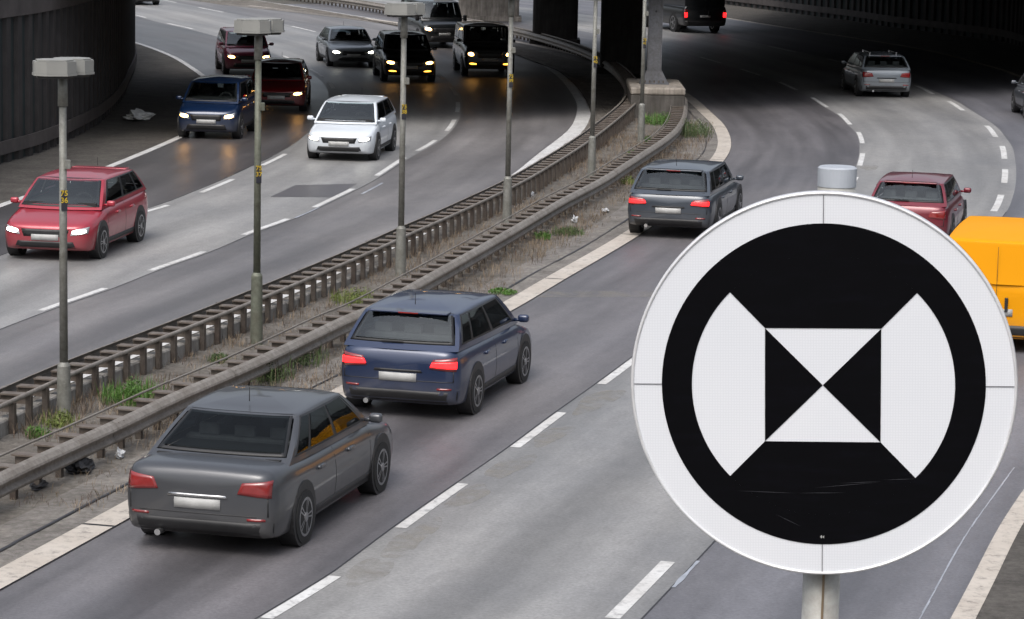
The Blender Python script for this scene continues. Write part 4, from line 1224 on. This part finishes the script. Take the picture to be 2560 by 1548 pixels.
oncoming(112, 655, L1, 'hatch', paint('red', (0.34, 0.022, 0.04)), 'bright red hatchback with white headlights at the left edge behind the first lamp post', lamps='lamp_white')
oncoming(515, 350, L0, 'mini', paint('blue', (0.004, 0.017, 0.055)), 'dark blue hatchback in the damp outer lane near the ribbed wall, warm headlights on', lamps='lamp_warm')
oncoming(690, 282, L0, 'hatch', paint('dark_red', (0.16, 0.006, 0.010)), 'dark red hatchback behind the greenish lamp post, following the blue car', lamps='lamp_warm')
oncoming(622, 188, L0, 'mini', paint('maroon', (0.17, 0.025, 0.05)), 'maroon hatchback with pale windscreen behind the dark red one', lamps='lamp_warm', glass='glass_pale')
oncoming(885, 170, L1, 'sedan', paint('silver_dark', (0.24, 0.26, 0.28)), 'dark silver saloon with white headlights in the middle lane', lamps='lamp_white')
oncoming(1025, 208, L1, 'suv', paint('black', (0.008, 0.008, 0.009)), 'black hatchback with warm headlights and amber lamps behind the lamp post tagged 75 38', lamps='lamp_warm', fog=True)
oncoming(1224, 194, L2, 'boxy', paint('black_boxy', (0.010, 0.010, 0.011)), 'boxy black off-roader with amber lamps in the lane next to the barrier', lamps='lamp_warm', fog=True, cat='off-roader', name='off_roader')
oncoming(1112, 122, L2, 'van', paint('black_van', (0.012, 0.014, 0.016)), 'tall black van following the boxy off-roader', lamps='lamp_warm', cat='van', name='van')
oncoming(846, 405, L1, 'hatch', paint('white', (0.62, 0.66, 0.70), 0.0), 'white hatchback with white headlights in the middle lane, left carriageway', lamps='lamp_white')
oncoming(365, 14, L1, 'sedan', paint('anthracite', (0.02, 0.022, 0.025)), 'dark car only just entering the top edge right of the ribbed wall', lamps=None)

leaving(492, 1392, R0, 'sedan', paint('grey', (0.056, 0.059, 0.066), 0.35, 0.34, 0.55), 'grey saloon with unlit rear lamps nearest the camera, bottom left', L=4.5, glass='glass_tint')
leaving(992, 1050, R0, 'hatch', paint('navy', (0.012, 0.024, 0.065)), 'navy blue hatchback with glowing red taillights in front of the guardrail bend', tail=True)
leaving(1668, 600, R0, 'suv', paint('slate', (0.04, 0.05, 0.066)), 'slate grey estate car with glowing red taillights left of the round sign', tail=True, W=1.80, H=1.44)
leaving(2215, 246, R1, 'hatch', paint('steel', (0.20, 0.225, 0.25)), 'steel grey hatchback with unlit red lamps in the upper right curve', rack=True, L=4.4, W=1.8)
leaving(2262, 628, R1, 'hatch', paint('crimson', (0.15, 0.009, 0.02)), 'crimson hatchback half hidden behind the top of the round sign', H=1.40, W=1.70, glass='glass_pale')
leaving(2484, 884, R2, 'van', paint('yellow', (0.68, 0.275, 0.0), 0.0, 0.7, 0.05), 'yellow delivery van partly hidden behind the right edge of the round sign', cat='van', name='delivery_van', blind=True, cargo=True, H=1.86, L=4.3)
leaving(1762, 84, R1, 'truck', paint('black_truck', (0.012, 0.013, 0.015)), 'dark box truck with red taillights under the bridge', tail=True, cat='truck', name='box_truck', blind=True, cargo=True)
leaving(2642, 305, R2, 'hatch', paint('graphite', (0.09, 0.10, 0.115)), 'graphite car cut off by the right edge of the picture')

# ------------------------------------------------------------------ plants and litter
def blades(bm, c, r, n, h, wd, spread, rr, mi=0, lean=0.6):
    for _ in range(n):
        a = rr.uniform(0, 6.283); q = r*math.sqrt(rr.random())
        b = Vector((c.x+math.cos(a)*q, c.y+math.sin(a)*q*1.4, c.z))
        hh = h*rr.uniform(0.45, 1.1); a2 = rr.uniform(0, 6.283)
        tip = b + Vector((math.cos(a2)*hh*spread*rr.random(), math.sin(a2)*hh*spread*rr.random(), hh))
        mid = b.lerp(tip, 0.55) + Vector((0, 0, hh*0.08))
        s = Vector((math.cos(a2+1.57), math.sin(a2+1.57)*0.6, 0))*wd
        f = [bm.verts.new(b-s*0.5), bm.verts.new(b+s*0.5), bm.verts.new(mid+s), bm.verts.new(tip), bm.verts.new(mid-s)]
        bm.faces.new(f).material_index = mi
def leaves(bm, c, r, h, n, size, rr, mi=0):
    for _ in range(n):
        a = rr.uniform(0, 6.283); q = r*rr.random()**0.6; z = h*rr.random()*(1-0.55*(q/r)**2)
        p = Vector((c.x+math.cos(a)*q, c.y+math.sin(a)*q*1.5, c.z+0.02+z))
        d = Vector((rr.uniform(-1, 1), rr.uniform(-1, 1), rr.uniform(-0.2, 1))).normalized()
        e = d.cross(Vector((rr.uniform(-1, 1), rr.uniform(-1, 1), rr.uniform(-1, 1)))).normalized()
        s = size*rr.uniform(0.6, 1.3)
        bm.faces.new([bm.verts.new(p-d*s), bm.verts.new(p+e*s*0.45), bm.verts.new(p+d*s), bm.verts.new(p-e*s*0.45)]).material_index = mi
def weed(px, py, r, h, m, label, n=520, name='weed', seed=0, stalks=25):
    rr = random.Random(seed+int(px))
    r *= 1.2; h *= 1.2; n = int(n*1.3)
    p = P(px, py); bm = bmesh.new(); z = Vector((0, 0, 0))
    for _ in range(7):
        a = rr.uniform(0, 6.283); q = r*rr.random()*0.75
        leaves(bm, Vector((math.cos(a)*q, math.sin(a)*q*1.5, 0)), r*rr.uniform(0.3, 0.5), h*rr.uniform(0.55, 1.05), n//7, 0.022, rr)
    blades(bm, z, r, n//5, h*0.9, 0.006, 0.5, rr)
    blades(bm, z, r*1.15, stalks, h*1.15, 0.004, 0.4, rr, 1)
    o = obj(name, bm, [m, M['straw']]); o.location = (p.x, p.y, 0.01)
    return tag(o, label, 'weed', 'weeds growing along the guardrails')
weed(330, 1012, 0.36, 0.30, M['leaf'], 'biggest fresh green weed behind the broad guardrail, right of the first lamp post', 1500)
weed(150, 1068, 0.22, 0.18, M['leaf_yellow'], 'low yellowish green weed at the foot of the lamp post tagged 75 36', 600)
weed(95, 1098, 0.14, 0.15, M['leaf'], 'small green weed between the rails in the lower left corner', 350)
weed(880, 762, 0.34, 0.22, M['leaf_yellow'], 'tuft of light green grass behind the broad guardrail, left of lamp post 75 38', 700)
weed(655, 948, 0.40, 0.26, M['leaf_dull'], 'dull green weed under the broad beam, above and left of the navy car', 900)
weed(745, 908, 0.40, 0.22, M['leaf_dull'], 'dark brownish weed under the broad beam, right of a dull green one', 600)
weed(1655, 312, 0.55, 0.32, M['leaf'], 'fresh green bush at the front of the concrete block', 1300)
weed(1618, 362, 0.20, 0.20, M['leaf'], 'small green weed at the foot of the green sleeved lamp post', 350)
weed(1728, 342, 0.50, 0.42, M['leaf_dull'], 'dark green shrub outside the guardrail end beside the cream strip', 1100)
weed(1585, 392, 0.16, 0.16, M['leaf'], 'tiny green weed in dry grass left of the rail near the block', 420)
weed(1420, 588, 0.30, 0.15, M['leaf_dull'], 'dark green clump on the verge under the broad guardrail, left of the slate estate car', 500)
weed(1355, 600, 0.14, 0.15, M['leaf'], 'little green sprout beside the rail posts left of a dark clump', 420)
weed(1570, 462, 0.16, 0.16, M['leaf_yellow'], 'yellow green sprout under the rail left of the slate estate car', 420)
weed(1255, 735, 0.20, 0.08, M['leaf'], 'flat green weed on the sandy verge next to the cream strip', 500)
weed(545, 912, 0.14, 0.14, M['leaf_dull'], 'small dull weed between the guardrails right of the greenish lamp post', 420)
# dry grass and stalks: uncountable
bm = bmesh.new(); rr = random.Random(21)
g_end = A_beam.near(P(1556, 262, HA))
for _ in range(3600):
    d = rr.uniform(1, g_end)
    p = A_beam.at(d); n_ = A_beam.nrm(d)
    db = B_beam.near(p); w_ = max(0.5, (B_beam.at(db)-p).length)
    c = p + n_*(0.35 + (w_+0.9-0.35)*rr.random()**1.3)
    g_ = 0.5+0.5*math.sin(d*0.55)*math.sin(d*0.21+1)
    if rr.random() > 0.25+0.75*g_: continue
    blades(bm, Vector((c.x, c.y, 0.02)), 0.10, 7, 0.10+0.12*g_, 0.0035, 1.0, rr, 0 if rr.random() < 0.68 else 1)
for _ in range(1500):
    d = rr.uniform(3, B_beam.L-14)
    p = B_beam.at(d); c = p + B_beam.nrm(d)*rr.uniform(-0.1, 1.05)
    if rr.random() > 0.5+0.5*math.sin(d*0.7): continue
    blades(bm, Vector((c.x, c.y, 0.015)), 0.12, 6, 0.09, 0.0035, 1.3, rr, 0 if rr.random() < 0.55 else 1)
tag(obj('dry_grass', bm, [M['straw'], M['straw_brown']]), 'dry straw coloured grass and brown stalks over the central strip', 'grass', kind='stuff')
def litter(px, py, sx, sy, sz, m, label, name='litter', seed=1):
    rr = random.Random(seed); bm = bmesh.new()
    bmesh.ops.create_icosphere(bm, subdivisions=3, radius=1.0)
    ph = [rr.uniform(0, 6) for _ in range(6)]
    for v in bm.verts:
        k = 1 + .22*math.sin(5*v.co.x+ph[0]+3*v.co.z) + .18*math.sin(7*v.co.y+ph[1]) + .15*math.sin(9*v.co.z+ph[2]+4*v.co.x)
        v.co = Vector((v.co.x*sx*k, v.co.y*sy*k, max(0, v.co.z*0.8+0.55)*sz*k))
    o = obj(name, bm, m); o.location = (*P(px, py).xy, 0.02)
    return tag(o, label, 'litter')
M['sheet'] = simple('plastic_sheet_white', (0.78, 0.78, 0.75), 0.5, var=0.1, scale=10)
litter(350, 300, 0.36, 0.7, 0.16, M['sheet'], 'crumpled white sheet lying on the dirty left shoulder by the blue car', 'plastic_sheet', 3)
litter(300, 1148, 0.05, 0.10, 0.075, M['litter'], 'white scrap on the verge behind the grey saloon', seed=4)
litter(187, 1158, 0.045, 0.08, 0.06, M['litter'], 'white scrap beside a black rag under the broad guardrail', seed=5)
litter(198, 1180, 0.15, 0.30, 0.10, M['rag'], 'black rag lying under the broad guardrail, bottom left', 'rag', 6)
litter(95, 1222, 0.09, 0.2, 0.05, M['rag'], 'flat black scrap behind the rail posts in the bottom left corner', 'rag', 7)
litter(1437, 558, 0.06, 0.12, 0.09, M['litter'], 'white scrap on the verge left of the slate estate car', seed=8)
litter(1328, 494, 0.05, 0.12, 0.08, M['litter'], 'white paper scrap behind the rail posts right of the lamp post tagged 75 39', seed=9)
litter(1512, 532, 0.07, 0.12, 0.05, M['litter'], 'flat pale scrap in brown stalks near the slate estate car', seed=10)

# ------------------------------------------------------------------ light
w = bpy.data.worlds.new('World'); scene.world = w; w.use_nodes = True
nt = w.node_tree
sky = nt.nodes.new('ShaderNodeTexSky'); sky.sky_type = 'NISHITA'; sky.sun_disc = False
SUN_EL, SUN_AZ = 52, 200               # azimuth clockwise from +Y: behind the camera, a little to the left
sky.sun_elevation = R(SUN_EL); sky.sun_rotation = R(SUN_AZ)
sky.air_density = 1.0; sky.dust_density = 4.0; sky.ozone_density = 1.0
hs_ = nt.nodes.new('ShaderNodeHueSaturation'); hs_.inputs['Saturation'].default_value = 0.42
nt.links.new(sky.outputs[0], hs_.inputs['Color'])
bg = nt.nodes['Background']; bg.inputs['Strength'].default_value = 0.125
tc = nt.nodes.new('ShaderNodeTexCoord'); sx_ = nt.nodes.new('ShaderNodeSeparateXYZ')
nt.links.new(tc.outputs['Generated'], sx_.inputs[0])
mr = nt.nodes.new('ShaderNodeMapRange')
mr.inputs['From Min'].default_value = 0.0; mr.inputs['From Max'].default_value = 0.9
mr.inputs['To Min'].default_value = 0.42; mr.inputs['To Max'].default_value = 1.9
nt.links.new(sx_.outputs['Z'], mr.inputs['Value'])
cloud = mixc(nt, hs_.outputs[0], mr.outputs[0], 1.0, 'MULTIPLY')
nt.links.new(cloud, bg.inputs['Color'])
sl = bpy.data.lights.new('sun', 'SUN'); sl.energy = 0.55; sl.angle = R(35); sl.color = (1.0, 0.97, 0.93)
so = bpy.data.objects.new('sun', sl); COL.objects.link(so)
az = R(SUN_AZ); el = R(SUN_EL)
to_sun = Vector((math.sin(az)*math.cos(el), math.cos(az)*math.cos(el), math.sin(el)))
so.rotation_euler = to_sun.to_track_quat('Z', 'Y').to_euler()
so.location = (0, 0, 30)
vs_ = scene.view_settings
vs_.view_transform = 'Standard'; vs_.look = 'None'; vs_.gamma = 1.0; vs_.use_curve_mapping = False
vs_.exposure = 0.45
